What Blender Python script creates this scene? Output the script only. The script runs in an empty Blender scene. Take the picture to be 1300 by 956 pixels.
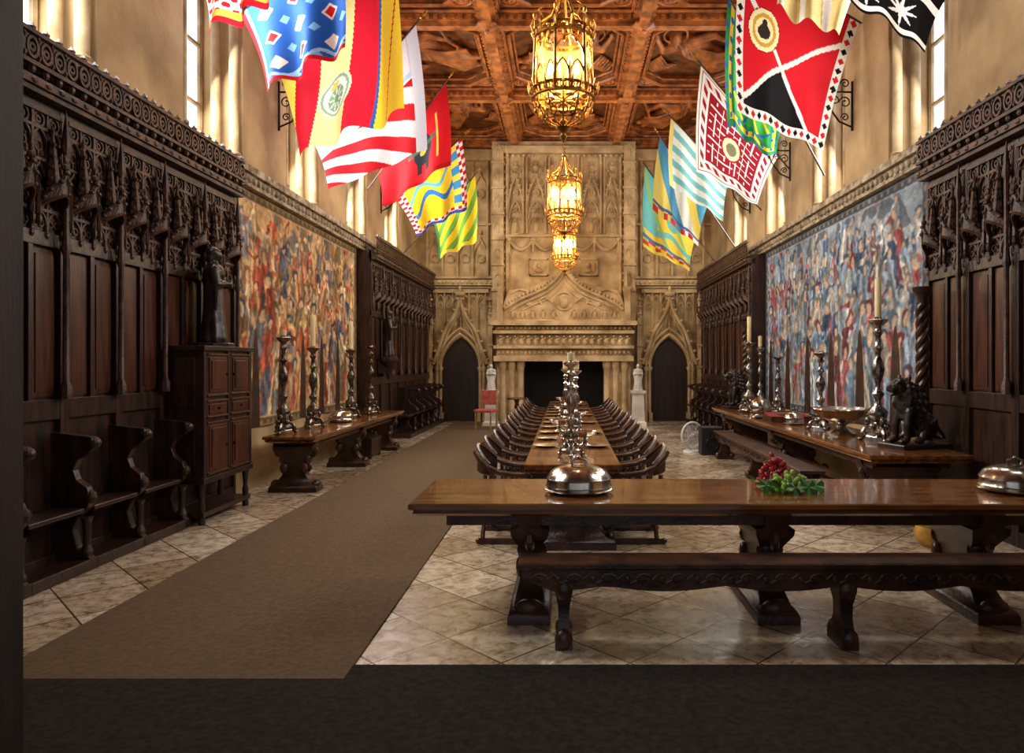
import bpy, bmesh, math, random
import numpy as np
from mathutils import Vector, Matrix
PI = math.pi
R = random.Random(7)
S = bpy.context.scene
COL = S.collection
F, CX, CY, EYE = 900.0, 718.0, 460.0, 1.65
ORD = ['first','second','third','fourth','fifth','sixth','seventh','eighth','ninth','tenth','eleventh','twelfth','thirteenth']

def W(px, py, Y):
    return Vector(((px-CX)/F*Y, Y, EYE+(CY-py)/F*Y))
def lin(c):
    return tuple(((v/255)/12.92 if v/255 <= .04045 else ((v/255+.055)/1.055)**2.4) for v in c)

# ---------------------------------------------------------------- materials
def nodes_of(name):
    m = bpy.data.materials.new(name); m.use_nodes = True
    nt = m.node_tree
    return m, nt, nt.nodes['Principled BSDF']
def mk(name, c1, c2=None, rough=.5, metal=0, scale=3, stretch=(1,1,1), bump=0, bscale=40, spec=.5, coat=0, detail=5, lo=.35, hi=.65, bdist=.01):
    m, nt, b = nodes_of(name)
    L = nt.links.new
    tc = nt.nodes.new('ShaderNodeTexCoord'); mp = nt.nodes.new('ShaderNodeMapping')
    mp.inputs['Scale'].default_value = stretch
    L(tc.outputs['Object'], mp.inputs['Vector'])
    nz = nt.nodes.new('ShaderNodeTexNoise'); nz.inputs['Scale'].default_value = scale; nz.inputs['Detail'].default_value = detail
    L(mp.outputs[0], nz.inputs['Vector'])
    rp = nt.nodes.new('ShaderNodeValToRGB')
    rp.color_ramp.elements[0].position = lo; rp.color_ramp.elements[1].position = hi
    rp.color_ramp.elements[0].color = (*lin(c2 or c1), 1); rp.color_ramp.elements[1].color = (*lin(c1), 1)
    L(nz.outputs['Fac'], rp.inputs[0]); L(rp.outputs[0], b.inputs['Base Color'])
    b.inputs['Roughness'].default_value = rough; b.inputs['Metallic'].default_value = metal
    b.inputs['Specular IOR Level'].default_value = spec; b.inputs['Coat Weight'].default_value = coat
    if bump:
        n2 = nt.nodes.new('ShaderNodeTexNoise'); n2.inputs['Scale'].default_value = bscale; n2.inputs['Detail'].default_value = 4
        L(mp.outputs[0], n2.inputs['Vector'])
        bp = nt.nodes.new('ShaderNodeBump'); bp.inputs['Strength'].default_value = bump; bp.inputs['Distance'].default_value = bdist
        L(n2.outputs['Fac'], bp.inputs['Height']); L(bp.outputs[0], b.inputs['Normal'])
    return m
def emit(name, c, s):
    m, nt, b = nodes_of(name)
    b.inputs['Base Color'].default_value = (*lin(c), 1)
    b.inputs['Emission Color'].default_value = (*lin(c), 1); b.inputs['Emission Strength'].default_value = s
    nz = nt.nodes.new('ShaderNodeTexNoise'); nz.inputs['Scale'].default_value = 3
    mr = nt.nodes.new('ShaderNodeMapRange'); mr.inputs['To Min'].default_value = s*.8; mr.inputs['To Max'].default_value = s*1.2
    nt.links.new(nz.outputs['Fac'], mr.inputs['Value']); nt.links.new(mr.outputs[0], b.inputs['Emission Strength'])
    return m

M = {}
M['oak'] = mk('dark_oak', (64,38,24), (24,14,9), .36, scale=5, stretch=(3,3,.6), bump=.35, bscale=25)
M['carved'] = mk('carved_oak', (92,58,37), (32,19,12), .42, scale=9, bump=.6, bscale=60)
M['panel'] = mk('red_oak_panel', (90,47,26), (46,22,12), .34, scale=4, stretch=(6,6,.5), bump=.15, bscale=20)
M['tabletop'] = mk('polished_table_wood', (142,90,46), (84,50,25), .15, scale=4, stretch=(.5,5,5), bump=.05, bscale=20, coat=.4)
M['tableleg'] = mk('table_leg_wood', (80,46,26), (34,19,11), .36, scale=6, bump=.4, bscale=40)
M['chair'] = mk('chair_wood', (86,52,30), (38,22,13), .3, scale=6, stretch=(2,2,1), bump=.2, bscale=30)
M['leather'] = mk('brown_leather', (72,44,27), (36,21,13), .4, scale=8, bump=.3, bscale=90)
M['ceil'] = mk('ceiling_wood', (194,118,60), (116,64,28), .42, scale=5, bump=.25, bscale=34)
M['ceil_d'] = mk('ceiling_wood_dark', (140,82,38), (76,42,18), .5, scale=5, bump=.4, bscale=30)
M['plaster'] = mk('tan_plaster', (194,164,118), (140,112,74), .85, scale=1.4, bump=.35, bscale=18, detail=8, lo=.3, hi=.7)
M['stone'] = mk('fireplace_stone', (212,184,138), (150,120,80), .8, scale=2.6, bump=.45, bscale=14, detail=8, lo=.3, hi=.68, bdist=.012)
M['stone_w'] = mk('window_stone', (172,150,112), (128,104,70), .8, scale=4, bump=.3, bscale=30)
M['cornice'] = mk('cornice_stone', (190,174,144), (112,94,70), .8, scale=8, bump=.5, bscale=30)
M['black'] = mk('firebox_black', (14,11,9), (6,5,4), .9, scale=4)  # near-black colour of the firebox back and hearth
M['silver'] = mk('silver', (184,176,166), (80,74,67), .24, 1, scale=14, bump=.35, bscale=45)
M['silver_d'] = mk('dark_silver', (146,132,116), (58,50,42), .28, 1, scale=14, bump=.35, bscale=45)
M['silver_s'] = mk('polished_silver', (222,214,202), (150,140,128), .2, 1, scale=6, bump=.1, bscale=30)
M['gold'] = mk('gilt_iron', (222,166,74), (118,76,28), .38, .75, scale=10, bump=.3, bscale=40)
M['iron'] = mk('wrought_iron', (42,34,28), (18,14,12), .5, .7, scale=10, bump=.2)
M['candle'] = mk('candle_wax', (240,222,170), (222,196,140), .5, scale=5)
M['marble'] = mk('white_marble', (226,220,206), (190,182,168), .4, scale=3, bump=.05)
M['bronze'] = mk('dark_carved_statue', (54,38,30), (20,14,11), .32, scale=9, bump=.25, bscale=40)
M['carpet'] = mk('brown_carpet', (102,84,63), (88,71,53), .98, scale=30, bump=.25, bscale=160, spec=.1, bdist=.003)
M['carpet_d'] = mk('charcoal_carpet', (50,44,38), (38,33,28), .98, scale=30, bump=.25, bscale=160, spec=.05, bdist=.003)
M['jamb'] = mk('doorway_wood', (50,31,20), (26,16,11), .6, scale=4, stretch=(3,3,.5), bump=.2)
M['flame'] = emit('candle_flame', (255,214,140), 30)
M['pane'] = emit('daylight_pane', (226,234,255), 2.4)
M['fan'] = mk('white_plastic', (214,212,206), (190,188,182), .5)
M['blackp'] = mk('black_plastic', (24,23,23), (14,14,14), .5)
M['redcloth'] = mk('red_cloth', (150,34,28), (104,18,16), .8, scale=8)
M['rosecloth'] = mk('rose_cloth', (190,96,78), (150,62,52), .8, scale=8)
M['giltwood'] = mk('gilt_wood', (196,150,84), (130,92,44), .45, scale=8)
M['grape_r'] = mk('red_grape', (190,28,38), (120,10,24), .24, scale=9)
M['grape_g'] = mk('green_grape', (160,186,74), (104,142,44), .24, scale=9)
M['leaf'] = mk('vine_leaf', (66,130,46), (30,78,24), .5, scale=14, bump=.3)
M['ochre'] = mk('ochre_ceramic', (196,150,60), (150,104,36), .4, scale=8)
def glow_mat():
    m, nt, b = nodes_of('amber_glow'); L = nt.links.new
    b.inputs['Base Color'].default_value = (*lin((255,196,96)),1); b.inputs['Roughness'].default_value = .3
    b.inputs['Emission Color'].default_value = (*lin((255,182,84)),1); b.inputs['Emission Strength'].default_value = .45  # own faint emission imitates candlelight filling the lantern
    nz = nt.nodes.new('ShaderNodeTexNoise'); nz.inputs['Scale'].default_value = 9
    mr = nt.nodes.new('ShaderNodeMapRange'); mr.inputs['To Min'].default_value = .1; mr.inputs['To Max'].default_value = .35
    L(nz.outputs['Fac'], mr.inputs['Value'])
    tr = nt.nodes.new('ShaderNodeBsdfTransparent'); mx = nt.nodes.new('ShaderNodeMixShader'); L(mr.outputs[0], mx.inputs[0])
    L(tr.outputs[0], mx.inputs[1]); L(b.outputs[0], mx.inputs[2]); L(mx.outputs[0], nt.nodes['Material Output'].inputs['Surface'])
    return m
M['glow'] = glow_mat()

def attr_mat(name, rough=.85):
    m, nt, b = nodes_of(name); L = nt.links.new
    a = nt.nodes.new('ShaderNodeAttribute'); a.attribute_name = 'Col'
    tc = nt.nodes.new('ShaderNodeTexCoord')
    nz = nt.nodes.new('ShaderNodeTexNoise'); nz.inputs['Scale'].default_value = 40; nz.inputs['Detail'].default_value = 3
    L(tc.outputs['Object'], nz.inputs['Vector'])
    mr = nt.nodes.new('ShaderNodeMapRange'); mr.inputs['To Min'].default_value = .84; mr.inputs['To Max'].default_value = 1.12
    L(nz.outputs['Fac'], mr.inputs['Value'])
    mx = nt.nodes.new('ShaderNodeVectorMath'); mx.operation = 'MULTIPLY'
    L(a.outputs['Color'], mx.inputs[0]); L(mr.outputs[0], mx.inputs[1]); L(mx.outputs[0], b.inputs['Base Color'])
    b.inputs['Roughness'].default_value = rough; b.inputs['Specular IOR Level'].default_value = .15
    return m
M['tap'] = attr_mat('woven_tapestry', .95)
def flag_mat():
    m = attr_mat('silk_flag', .6); nt = m.node_tree; b = nt.nodes['Principled BSDF']
    tr = nt.nodes.new('ShaderNodeBsdfTranslucent'); mx = nt.nodes.new('ShaderNodeMixShader'); mx.inputs[0].default_value = .42
    src = b.inputs['Base Color'].links[0].from_socket
    nt.links.new(src, tr.inputs['Color']); nt.links.new(b.outputs[0], mx.inputs[1]); nt.links.new(tr.outputs[0], mx.inputs[2])
    nt.links.new(mx.outputs[0], nt.nodes['Material Output'].inputs['Surface'])
    return m
M['flag'] = flag_mat()

def floor_mat():
    m, nt, b = nodes_of('travertine_tiles'); L = nt.links.new
    tc = nt.nodes.new('ShaderNodeTexCoord'); mp = nt.nodes.new('ShaderNodeMapping')
    mp.inputs['Rotation'].default_value = (0,0,PI/4)
    L(tc.outputs['Object'], mp.inputs['Vector'])
    br = nt.nodes.new('ShaderNodeTexBrick'); br.offset = 0; br.squash = 1
    br.inputs['Scale'].default_value = 1; br.inputs['Brick Width'].default_value = .5; br.inputs['Row Height'].default_value = .5
    br.inputs['Mortar Size'].default_value = .007; br.inputs['Mortar Smooth'].default_value = .3
    br.inputs['Color1'].default_value = (*lin((222,208,184)),1); br.inputs['Color2'].default_value = (*lin((174,150,120)),1); br.inputs['Mortar'].default_value = (*lin((86,68,50)),1)
    L(mp.outputs[0], br.inputs['Vector'])
    n1 = nt.nodes.new('ShaderNodeTexNoise'); n1.inputs['Scale'].default_value = 10; n1.inputs['Detail'].default_value = 12; n1.inputs['Roughness'].default_value = .74; n1.inputs['Distortion'].default_value = .6
    L(tc.outputs['Object'], n1.inputs['Vector'])
    r1 = nt.nodes.new('ShaderNodeValToRGB'); e = r1.color_ramp.elements
    e[0].position = .36; e[0].color = (.17,.13,.095,1); e[1].position = .57; e[1].color = (1,1,1,1)
    k = e.new(.46); k.color = (.63,.55,.46,1)
    L(n1.outputs['Fac'], r1.inputs[0])
    mx = nt.nodes.new('ShaderNodeMix'); mx.data_type = 'RGBA'; mx.blend_type = 'MULTIPLY'; mx.inputs[0].default_value = .86
    L(br.outputs['Color'], mx.inputs[6]); L(r1.outputs[0], mx.inputs[7]); L(mx.outputs[2], b.inputs['Base Color'])
    n2 = nt.nodes.new('ShaderNodeTexNoise'); n2.inputs['Scale'].default_value = 9; n2.inputs['Detail'].default_value = 6
    L(tc.outputs['Object'], n2.inputs['Vector'])
    mr = nt.nodes.new('ShaderNodeMapRange'); mr.inputs['To Min'].default_value = .03; mr.inputs['To Max'].default_value = .28
    L(n2.outputs['Fac'], mr.inputs['Value']); L(mr.outputs[0], b.inputs['Roughness'])
    b.inputs['Specular IOR Level'].default_value = .65
    bp = nt.nodes.new('ShaderNodeBump'); bp.inputs['Strength'].default_value = .2; bp.inputs['Distance'].default_value = .004
    L(r1.outputs[0], bp.inputs['Height']); L(bp.outputs[0], b.inputs['Normal'])
    return m
M['floor'] = floor_mat()

# ---------------------------------------------------------------- mesh builder
class MB:
    def __init__(s): s.v = []; s.f = []
    def add(s, vs, fs):
        o = len(s.v); s.v += [tuple(v) for v in vs]; s.f += [tuple(i+o for i in f) for f in fs]; return s
    def box(s, x0, x1, y0, y1, z0, z1):
        return s.add([(x0,y0,z0),(x1,y0,z0),(x1,y1,z0),(x0,y1,z0),(x0,y0,z1),(x1,y0,z1),(x1,y1,z1),(x0,y1,z1)],
              [(0,3,2,1),(4,5,6,7),(0,1,5,4),(1,2,6,5),(2,3,7,6),(3,0,4,7)])
    def loft(s, secs, c=(0,0,0)):
        vs = []; fs = []
        for hx, hy, z in secs:
            vs += [(c[0]-hx,c[1]-hy,c[2]+z),(c[0]+hx,c[1]-hy,c[2]+z),(c[0]+hx,c[1]+hy,c[2]+z),(c[0]-hx,c[1]+hy,c[2]+z)]
        n = len(secs)
        for i in range(n-1):
            for k in range(4):
                a = i*4+k; b = i*4+(k+1)%4
                fs.append((a,b,b+4,a+4))
        fs.append((3,2,1,0)); fs.append(tuple((n-1)*4+k for k in range(4)))
        return s.add(vs, fs)
    def tube(s, pts, r, n=6, closed=False):
        P = [Vector(p) for p in pts]; m = len(P)
        rr = list(r) if isinstance(r, (list, tuple)) else [r]*m
        T = []
        for i in range(m):
            a = P[i-1] if (i > 0 or closed) else P[i]; b = P[(i+1) % m] if (i < m-1 or closed) else P[i]
            t = (b-a); T.append(t.normalized() if t.length > 1e-9 else Vector((0,0,1)))
        up = Vector((0,0,1)) if abs(T[0].z) < .9 else Vector((0,1,0))
        N = (up - T[0]*up.dot(T[0])).normalized(); vs = []
        for i in range(m):
            N = (N - T[i]*N.dot(T[i]))
            N = N.normalized() if N.length > 1e-6 else T[i].orthogonal().normalized()
            B = T[i].cross(N)
            for k in range(n):
                a = 2*PI*k/n + PI/n
                vs.append(P[i] + (N*math.cos(a)+B*math.sin(a))*rr[i])
        fs = []
        for i in range(m if closed else m-1):
            j = (i+1) % m
            for k in range(n):
                fs.append((i*n+k, i*n+(k+1)%n, j*n+(k+1)%n, j*n+k))
        if not closed:
            fs.append(tuple(range(n-1,-1,-1))); fs.append(tuple((m-1)*n+k for k in range(n)))
        return s.add(vs, fs)
    def ring(s, c, rad, r, plane='xz', n=14, k=5, sx=1, sz=1):
        pts = []
        for i in range(n):
            a = 2*PI*i/n; p, q = rad*math.cos(a)*sx, rad*math.sin(a)*sz
            pts.append((c[0]+p,c[1],c[2]+q) if plane == 'xz' else ((c[0]+p,c[1]+q,c[2]) if plane == 'xy' else (c[0],c[1]+p,c[2]+q)))
        return s.tube(pts, r, k, True)
    def lathe(s, prof, n=20, c=(0,0,0), fl=0, nf=8):
        vs = []; fs = []; m = len(prof)
        for r, z in prof:
            for k in range(n):
                a = 2*PI*k/n; q = max(r,.0005)*(1+fl*math.cos(nf*a))
                vs.append((c[0]+q*math.cos(a), c[1]+q*math.sin(a), c[2]+z))
        for i in range(m-1):
            for k in range(n):
                fs.append((i*n+k, i*n+(k+1)%n, (i+1)*n+(k+1)%n, (i+1)*n+k))
        fs.append(tuple(range(n-1,-1,-1))); fs.append(tuple((m-1)*n+k for k in range(n)))
        return s.add(vs, fs)
    def prism(s, poly, a, b, plane='xz'):
        n = len(poly)
        f = {'xz': lambda p,q,t: (p,t,q), 'yz': lambda p,q,t: (t,p,q), 'xy': lambda p,q,t: (p,q,t)}[plane]
        vs = [f(p,q,a) for p,q in poly] + [f(p,q,b) for p,q in poly]
        fs = [tuple(range(n)), tuple(range(2*n-1, n-1, -1))] + [(i, i+n, (i+1)%n+n, (i+1)%n) for i in range(n)]
        return s.add(vs, fs)
    def ball(s, c, r, u=12, v=8, rot=None):
        r = (r,r,r) if not isinstance(r, (tuple, list)) else r
        vs = []; fs = []; c = Vector(c)
        for j in range(v+1):
            t = PI*j/v
            for i in range(u):
                a = 2*PI*i/u
                q = Vector((r[0]*math.sin(t)*math.cos(a), r[1]*math.sin(t)*math.sin(a), r[2]*math.cos(t)))
                if rot: q = rot @ q
                vs.append(c+q)
        for j in range(v):
            for i in range(u):
                fs.append((j*u+i, j*u+(i+1)%u, (j+1)*u+(i+1)%u, (j+1)*u+i))
        return s.add(vs, fs)
    def cap(s, a, b, ra, rb, n=10):
        a = Vector(a); b = Vector(b); s.ball(a, ra, n, 6); s.ball(b, rb, n, 6); return s.tube([a, b], [ra, rb], n)
    def build(s, name, mat, parent=None, smooth=False, bevel=0, angle=40):
        me = bpy.data.meshes.new(name); me.from_pydata(s.v, [], s.f)
        bm = bmesh.new(); bm.from_mesh(me)
        bmesh.ops.remove_doubles(bm, verts=bm.verts, dist=1e-5)
        bmesh.ops.recalc_face_normals(bm, faces=bm.faces); bm.to_mesh(me); bm.free()
        if smooth:
            me.shade_smooth(); me.set_sharp_from_angle(angle=math.radians(angle))
        me.materials.append(M[mat] if isinstance(mat, str) else mat)
        o = bpy.data.objects.new(name, me); COL.objects.link(o); o.parent = parent
        if bevel:
            b = o.modifiers.new('bevel', 'BEVEL'); b.width = bevel; b.segments = 2; b.limit_method = 'ANGLE'
        return o
def fuse(mb, name, mat, parent, voxel, sm=2):
    o = mb.build(name, mat, None)
    r = o.modifiers.new('r', 'REMESH'); r.mode = 'VOXEL'; r.voxel_size = voxel
    q = o.modifiers.new('s', 'SMOOTH'); q.iterations = sm; q.factor = .5
    dg = bpy.context.evaluated_depsgraph_get()
    me = bpy.data.meshes.new_from_object(o.evaluated_get(dg))
    o.modifiers.clear(); o.data = me; me.shade_smooth(); me.name = name
    if not me.materials: me.materials.append(M[mat])
    o.parent = parent
    return o
def tag(o, label, cat, group=None, kind=None):
    if label: o['label'] = label
    if cat: o['category'] = cat
    if group: o['group'] = group
    if kind: o['kind'] = kind
    return o
def empty(name, loc=(0,0,0), rz=0):
    o = bpy.data.objects.new(name, None); COL.objects.link(o); o.location = loc; o.rotation_euler = (0,0,rz); o.empty_display_size = .1
    return o
def copy_tree(o, parent=None):
    c = o.copy(); COL.objects.link(c); c.parent = parent
    for ch in list(KIDS(o)): copy_tree(ch, c)
    return c
def KIDS(o):
    return [x for x in bpy.data.objects if x.parent == o]
def struct(o): o['kind'] = 'structure'; return o

# ---------------------------------------------------------------- figure meshes (fused early)
def figure_mb(h=1.0):
    m = MB(); vs = []; fs = []
    secs = [(.17,0),(.175,.05),(.15,.2),(.135,.35),(.125,.5),(.12,.6),(.135,.7),(.14,.76),(.1,.81),(.045,.84)]
    n = 28
    for i, (r, z) in enumerate(secs):
        for k in range(n):
            a = 2*PI*k/n; fold = 1+.09*math.sin(8*a+z*3)*max(0,1-z/.7)
            vs.append((r*fold*math.cos(a)*1.05*h, r*fold*math.sin(a)*.75*h, z*h))
    for i in range(len(secs)-1):
        for k in range(n): fs.append((i*n+k,i*n+(k+1)%n,(i+1)*n+(k+1)%n,(i+1)*n+k))
    fs.append(tuple(range(n-1,-1,-1))); fs.append(tuple((len(secs)-1)*n+k for k in range(n)))
    m.add(vs, fs)
    m.cap((0,0,.82*h),(0,.005*h,.88*h),.042*h,.04*h)
    m.ball((0,.012*h,.925*h),(.056*h,.064*h,.075*h))
    m.ball((0,.075*h,.92*h),(.012*h,.018*h,.018*h)); m.ball((0,.06*h,.89*h),(.022*h,.02*h,.012*h))
    m.ball((0,-.012*h,.945*h),(.068*h,.066*h,.066*h)); m.ball((0,-.03*h,.88*h),(.065*h,.05*h,.07*h))
    for sx in (-1,1):
        m.cap((sx*.13*h,0,.76*h),(sx*.17*h,.03*h,.6*h),.05*h,.042*h)
        m.cap((sx*.17*h,.03*h,.6*h),(sx*.06*h,.14*h,.62*h),.042*h,.028*h)
        m.ball((sx*.05*h,.15*h,.62*h),(.03*h,.026*h,.024*h))
        m.cap((sx*.17*h,.02*h,.58*h),(sx*.15*h,.02*h,.36*h),.035*h,.012*h)
    m.box(-.055*h,.055*h,.14*h,.175*h,.58*h,.72*h)
    return m
def robed_statue(name, mat, h, loc, rz, label, cat):
    t = empty(name, loc, rz); tag(t, label, cat)
    b = .04
    MB().lathe([(.0,0),(.19*h,0),(.19*h,b*.7),(.175*h,b),(0,b)], 8).build('plinth', mat, t)
    o = fuse(figure_mb(h-b), 'figure', mat, t, .012*h, 2); o.location.z = b-.002
    return t
def blob_lion():
    m = MB()
    RY = lambda a: Matrix.Rotation(a,3,'Y')
    m.ball((-.17,0,.17),(.14,.13,.15)); m.ball((-.05,0,.27),(.2,.115,.12), rot=RY(-.75)); m.ball((.08,0,.36),(.12,.115,.15))
    m.ball((.12,0,.5),(.11,.11,.14)); m.ball((.2,0,.6),(.095,.085,.09)); m.ball((.29,0,.585),(.07,.055,.042)); m.ball((.345,0,.598),(.022,.036,.022))
    m.ball((.27,0,.525),(.06,.042,.022),rot=RY(.25)); m.ball((.25,0,.55),(.04,.045,.03))
    for s in (-1,1):
        m.ball((.31,s*.032,.572),(.045,.032,.032)); m.ball((.25,s*.045,.64),(.035,.028,.018)); m.ball((.13,s*.075,.69),(.022,.028,.038),10,7)
        m.cap((.13,s*.085,.34),(.17,s*.09,.2),.06,.045); m.cap((.17,s*.09,.2),(.17,s*.09,.05),.043,.036); m.ball((.21,s*.09,.035),(.065,.045,.035))
        for q in (-1,0,1): m.ball((.262,s*.09+q*.022,.026),(.022,.013,.022),8,5)
        m.ball((-.1,s*.115,.16),(.13,.06,.12)); m.cap((-.02,s*.135,.1),(.02,s*.14,.04),.045,.035); m.ball((.05,s*.14,.035),(.07,.042,.033))
    for row in range(4):
        rad = .1+.022*row; xx = .165-.055*row; zc = .585-.045*row
        for k in range(14):
            a = 2*PI*(k+.5*(row%2))/14; c, s = math.sin(a), math.cos(a)
            p = (xx, c*rad*.95, zc+s*rad*1.05); q = (xx-.035, c*rad*1.2, zc+s*rad*1.1-.05)
            m.tube([p,((p[0]+q[0])/2,(p[1]+q[1])/2*1.04,(p[2]+q[2])/2),q],[.022,.026,.008],6)
    for k in range(9): m.tube([(.17-.02*(k%3),(k-4)*.028,.5),(.19-.02*(k%3),(k-4)*.026,.42),(.17,(k-4)*.02,.34)],[.022,.024,.008],6)
    m.tube([(-.29,0,.06),(-.34,.05,.05),(-.32,.13,.06),(-.24,.18,.1),(-.15,.19,.18),(-.12,.18,.25)],[.028,.022,.02,.02,.02,.04],8)
    return m
def make_lion(loc, rz, label):
    t = empty('lion_statue', loc, rz); tag(t, label, 'statue', 'lion column supports on the right table')
    MB().box(-.33,.3,-.19,.19,0,.05).build('base', 'bronze', t, bevel=.012)
    o = fuse(blob_lion(), 'lion_body', 'bronze', t, .0095, 1); o.location.z = .048; o.scale = (.92,.92,1.0)
    c = MB()
    c.lathe([(0,.36),(.07,.38),(.08,.43),(.06,.48),(.06,.54),(0,.54)],16,(-.12,0,0))
    for k in range(3):
        pts = []
        for i in range(49):
            u = i/48; a = 2*PI*(k/3)+u*2*PI*2.8
            pts.append((-.12+.036*math.cos(a), .036*math.sin(a), .5+u*1.02))
        c.tube(pts, .036, 8)
    c.lathe([(0,1.5),(.055,1.5),(.065,1.54),(.055,1.58),(.095,1.66),(.1,1.7),(0,1.7)],16,(-.12,0,0))
    c.build('twisted_column', 'chair', t, True)
    return t
lion1 = make_lion((3.68,7.5,.75), PI*1.1, 'dark carved seated lion with twisted column, at near end of right table')
lion2 = copy_tree(lion1); lion2.location = (3.4,13.85,.75); lion2.rotation_euler.z = PI*1.05
lion2['label'] = 'dark carved seated lion with twisted column, at far end of right table'
robed_statue('saint_statue','bronze',1.08,(-3.83,7.72,1.822),-PI*.36,'dark carved robed statue standing on the tall carved cabinet','statue')
t = robed_statue('saint_statue','bronze',1.0,(-3.58,14.35,1.72),-PI*.4,'smaller dark robed statue on a wall corbel beyond the left tapestry','statue')
cm = MB(); cm.lathe([(0,-.42),(.03,-.4),(.06,-.3),(.1,-.2),(.13,-.12),(.19,-.06),(.2,-.03),(.2,0),(0,0)],16); cm.box(-.1,.1,-.19,0,-.3,0)
o = cm.build('corbel','oak',t,True); o.rotation_euler.z = PI*.4-PI/2
def relief_mb(f=1):
    m = MB()
    m.ball((.1*f,.1,0),(.4,.24,.2),rot=Matrix.Rotation(.5*f,3,'Z')); m.ball((.5*f,.42,.06),(.12,.14,.16)); m.ball((.5*f,.36,.2),(.03,.05,.04)); m.ring((.5*f,.44,.04),.22,.03,'xy',n=18)
    m.cap((-.1*f,0,.05),(-.5*f,-.16,.1),.17,.12); m.cap((-.5*f,-.16,.1),(-.85*f,-.38,.03),.12,.07); m.ball((-.92*f,-.36,.05),(.1,.05,.06))
    m.cap((-.05*f,-.12,.05),(-.36*f,-.5,.1),.17,.11); m.cap((-.36*f,-.5,.1),(-.78*f,-.56,.03),.11,.06); m.ball((-.86*f,-.56,.05),(.1,.05,.06))
    m.cap((.34*f,.24,.08),(.72*f,.1,.1),.1,.07); m.cap((.72*f,.1,.1),(.84*f,.42,.1),.065,.045); m.ball((.86*f,.5,.1),(.06,.07,.05))
    m.cap((.2*f,.3,.08),(-.2*f,.5,.1),.09,.07); m.cap((-.2*f,.5,.1),(-.48*f,.32,.1),.065,.045); m.ball((-.54*f,.28,.1),(.06,.06,.05))
    for k in range(9): m.tube([(-.05*f+k*.04*f,-.22+k*.06,.16),(-.35*f,-.34+k*.055,.2),(-.72*f,-.52+k*.06,.1)],.028,6)
    for k in range(5): m.tube([(.42*f-k*.1*f,.34-k*.05,.16),(.3*f-k*.08*f,.08-k*.05,.21),(.1*f-k*.08*f,-.12-k*.03,.16)],.026,6)
    m.tube([(-.55*f,.72,.06),(-.54*f,.28,.13),(-.6*f,-.1,.06)],.035,6); m.ball((-.55*f,.74,.06),(.08,.08,.06))
    for k in range(6): m.tube([(.75*f+.05*k*f,-.2-.05*k,.02),(.6*f+.06*k*f,-.38-.04*k,.09),(.4*f+.07*k*f,-.5-.04*k,.03)],.03,6)
    return m

# ---------------------------------------------------------------- setting
WL, WR, D = -4.1, 4.1, 20.0
WIN = [(4.8,6.2),(7.6,9.0),(10.4,11.8),(13.2,14.6),(16.0,17.4)]
struct(MB().box(-4.75,4.75,-1.5,20.4,-.1,0).build('floor','floor'))
def side_wall(name, s):
    m = MB(); a, b = sorted((s*4.1, s*4.8))
    m.box(a,b,1.7,20.4,0,4.12); m.box(a,b,1.7,20.4,7.2,8.3)
    e = [1.7]+[v for w in WIN for v in w]+[20.4]
    for i in range(0,len(e),2): m.box(a,b,e[i],e[i+1],4.12,7.2)
    for y0, y1 in WIN:
        yc = (y0+y1)/2; w = (y1-y0)/2
        for q in (-1,1):
            pts = [(yc+q*w,7.2),(yc+q*w,6.1)]
            for i in range(1,9):
                t = i/8; pts.append((yc+q*w*math.cos(t*PI/2)**.8, 6.1+1.08*math.sin(t*PI/2)))
            pts.append((yc,7.2)); m.prism(pts,a,b,'yz')
    return struct(m.build(name,'plaster'))
side_wall('wall_left',-1); side_wall('wall_right',1)
struct(MB().box(-4.8,4.8,20,20.4,0,8.3).build('wall_back','stone'))
m = MB(); m.box(-4.8,-1.53,1.7,2.0,0,8.3); m.box(1.75,4.8,1.7,2.0,0,8.3); m.box(-1.53,1.75,1.7,2.0,4.2,8.3)
struct(m.build('wall_front','jamb'))
wi = 0
for s in (-1,1):
    for y0, y1 in WIN:
        wi += 1
        t = struct(empty('window_%d' % wi, (s*4.1,(y0+y1)/2,4.12)))
        w = (y1-y0)/2
        MB().box(*sorted((s*.56,s*.6)),-w,w,0,3.1).build('pane','pane',t)
        f = MB()
        for yy in (-w+.03,0,w-.03): f.tube([(s*.53,yy,0),(s*.53,yy,2.9)],.035,6)
        for zz in (.05,.75,1.5,2.2): f.box(*sorted((s*.51,s*.55)),-w,w,zz,zz+.04)
        f.build('window_frame','stone_w',t)
        for q in (-1,1):
            for xx in (.07,.3):
                c = MB(); yy = q*(w-.09)
                c.lathe([(0,0),(.1,0),(.1,.08),(.075,.12),(.085,.15),(.06,.18),(.058,1.9),(.075,1.93),(.065,1.96),(.09,2.1),(.105,2.18),(.105,2.24),(0,2.24)],14,(s*xx,yy,0))
                c.build('column','stone_w',t,True)
        f = MB(); f.box(*sorted((-s*.06,s*.5)),-w,w,-.0,.03); f.build('sill','cornice',t)
        l = bpy.data.lights.new('daylight','AREA'); l.shape = 'RECTANGLE'; l.energy = 175 if s < 0 else (85 if y0 < 9 else 125); l.color = (1,.965,.92)
        lo = bpy.data.objects.new('daylight', l); COL.objects.link(lo); lo.location = (s*4.15,(y0+y1)/2,5.6)
        lo.rotation_euler = (Vector((-s*1,0,-.6))).to_track_quat('-Z','Y').to_euler()
        l.size, l.size_y = .9, 2.2
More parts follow.
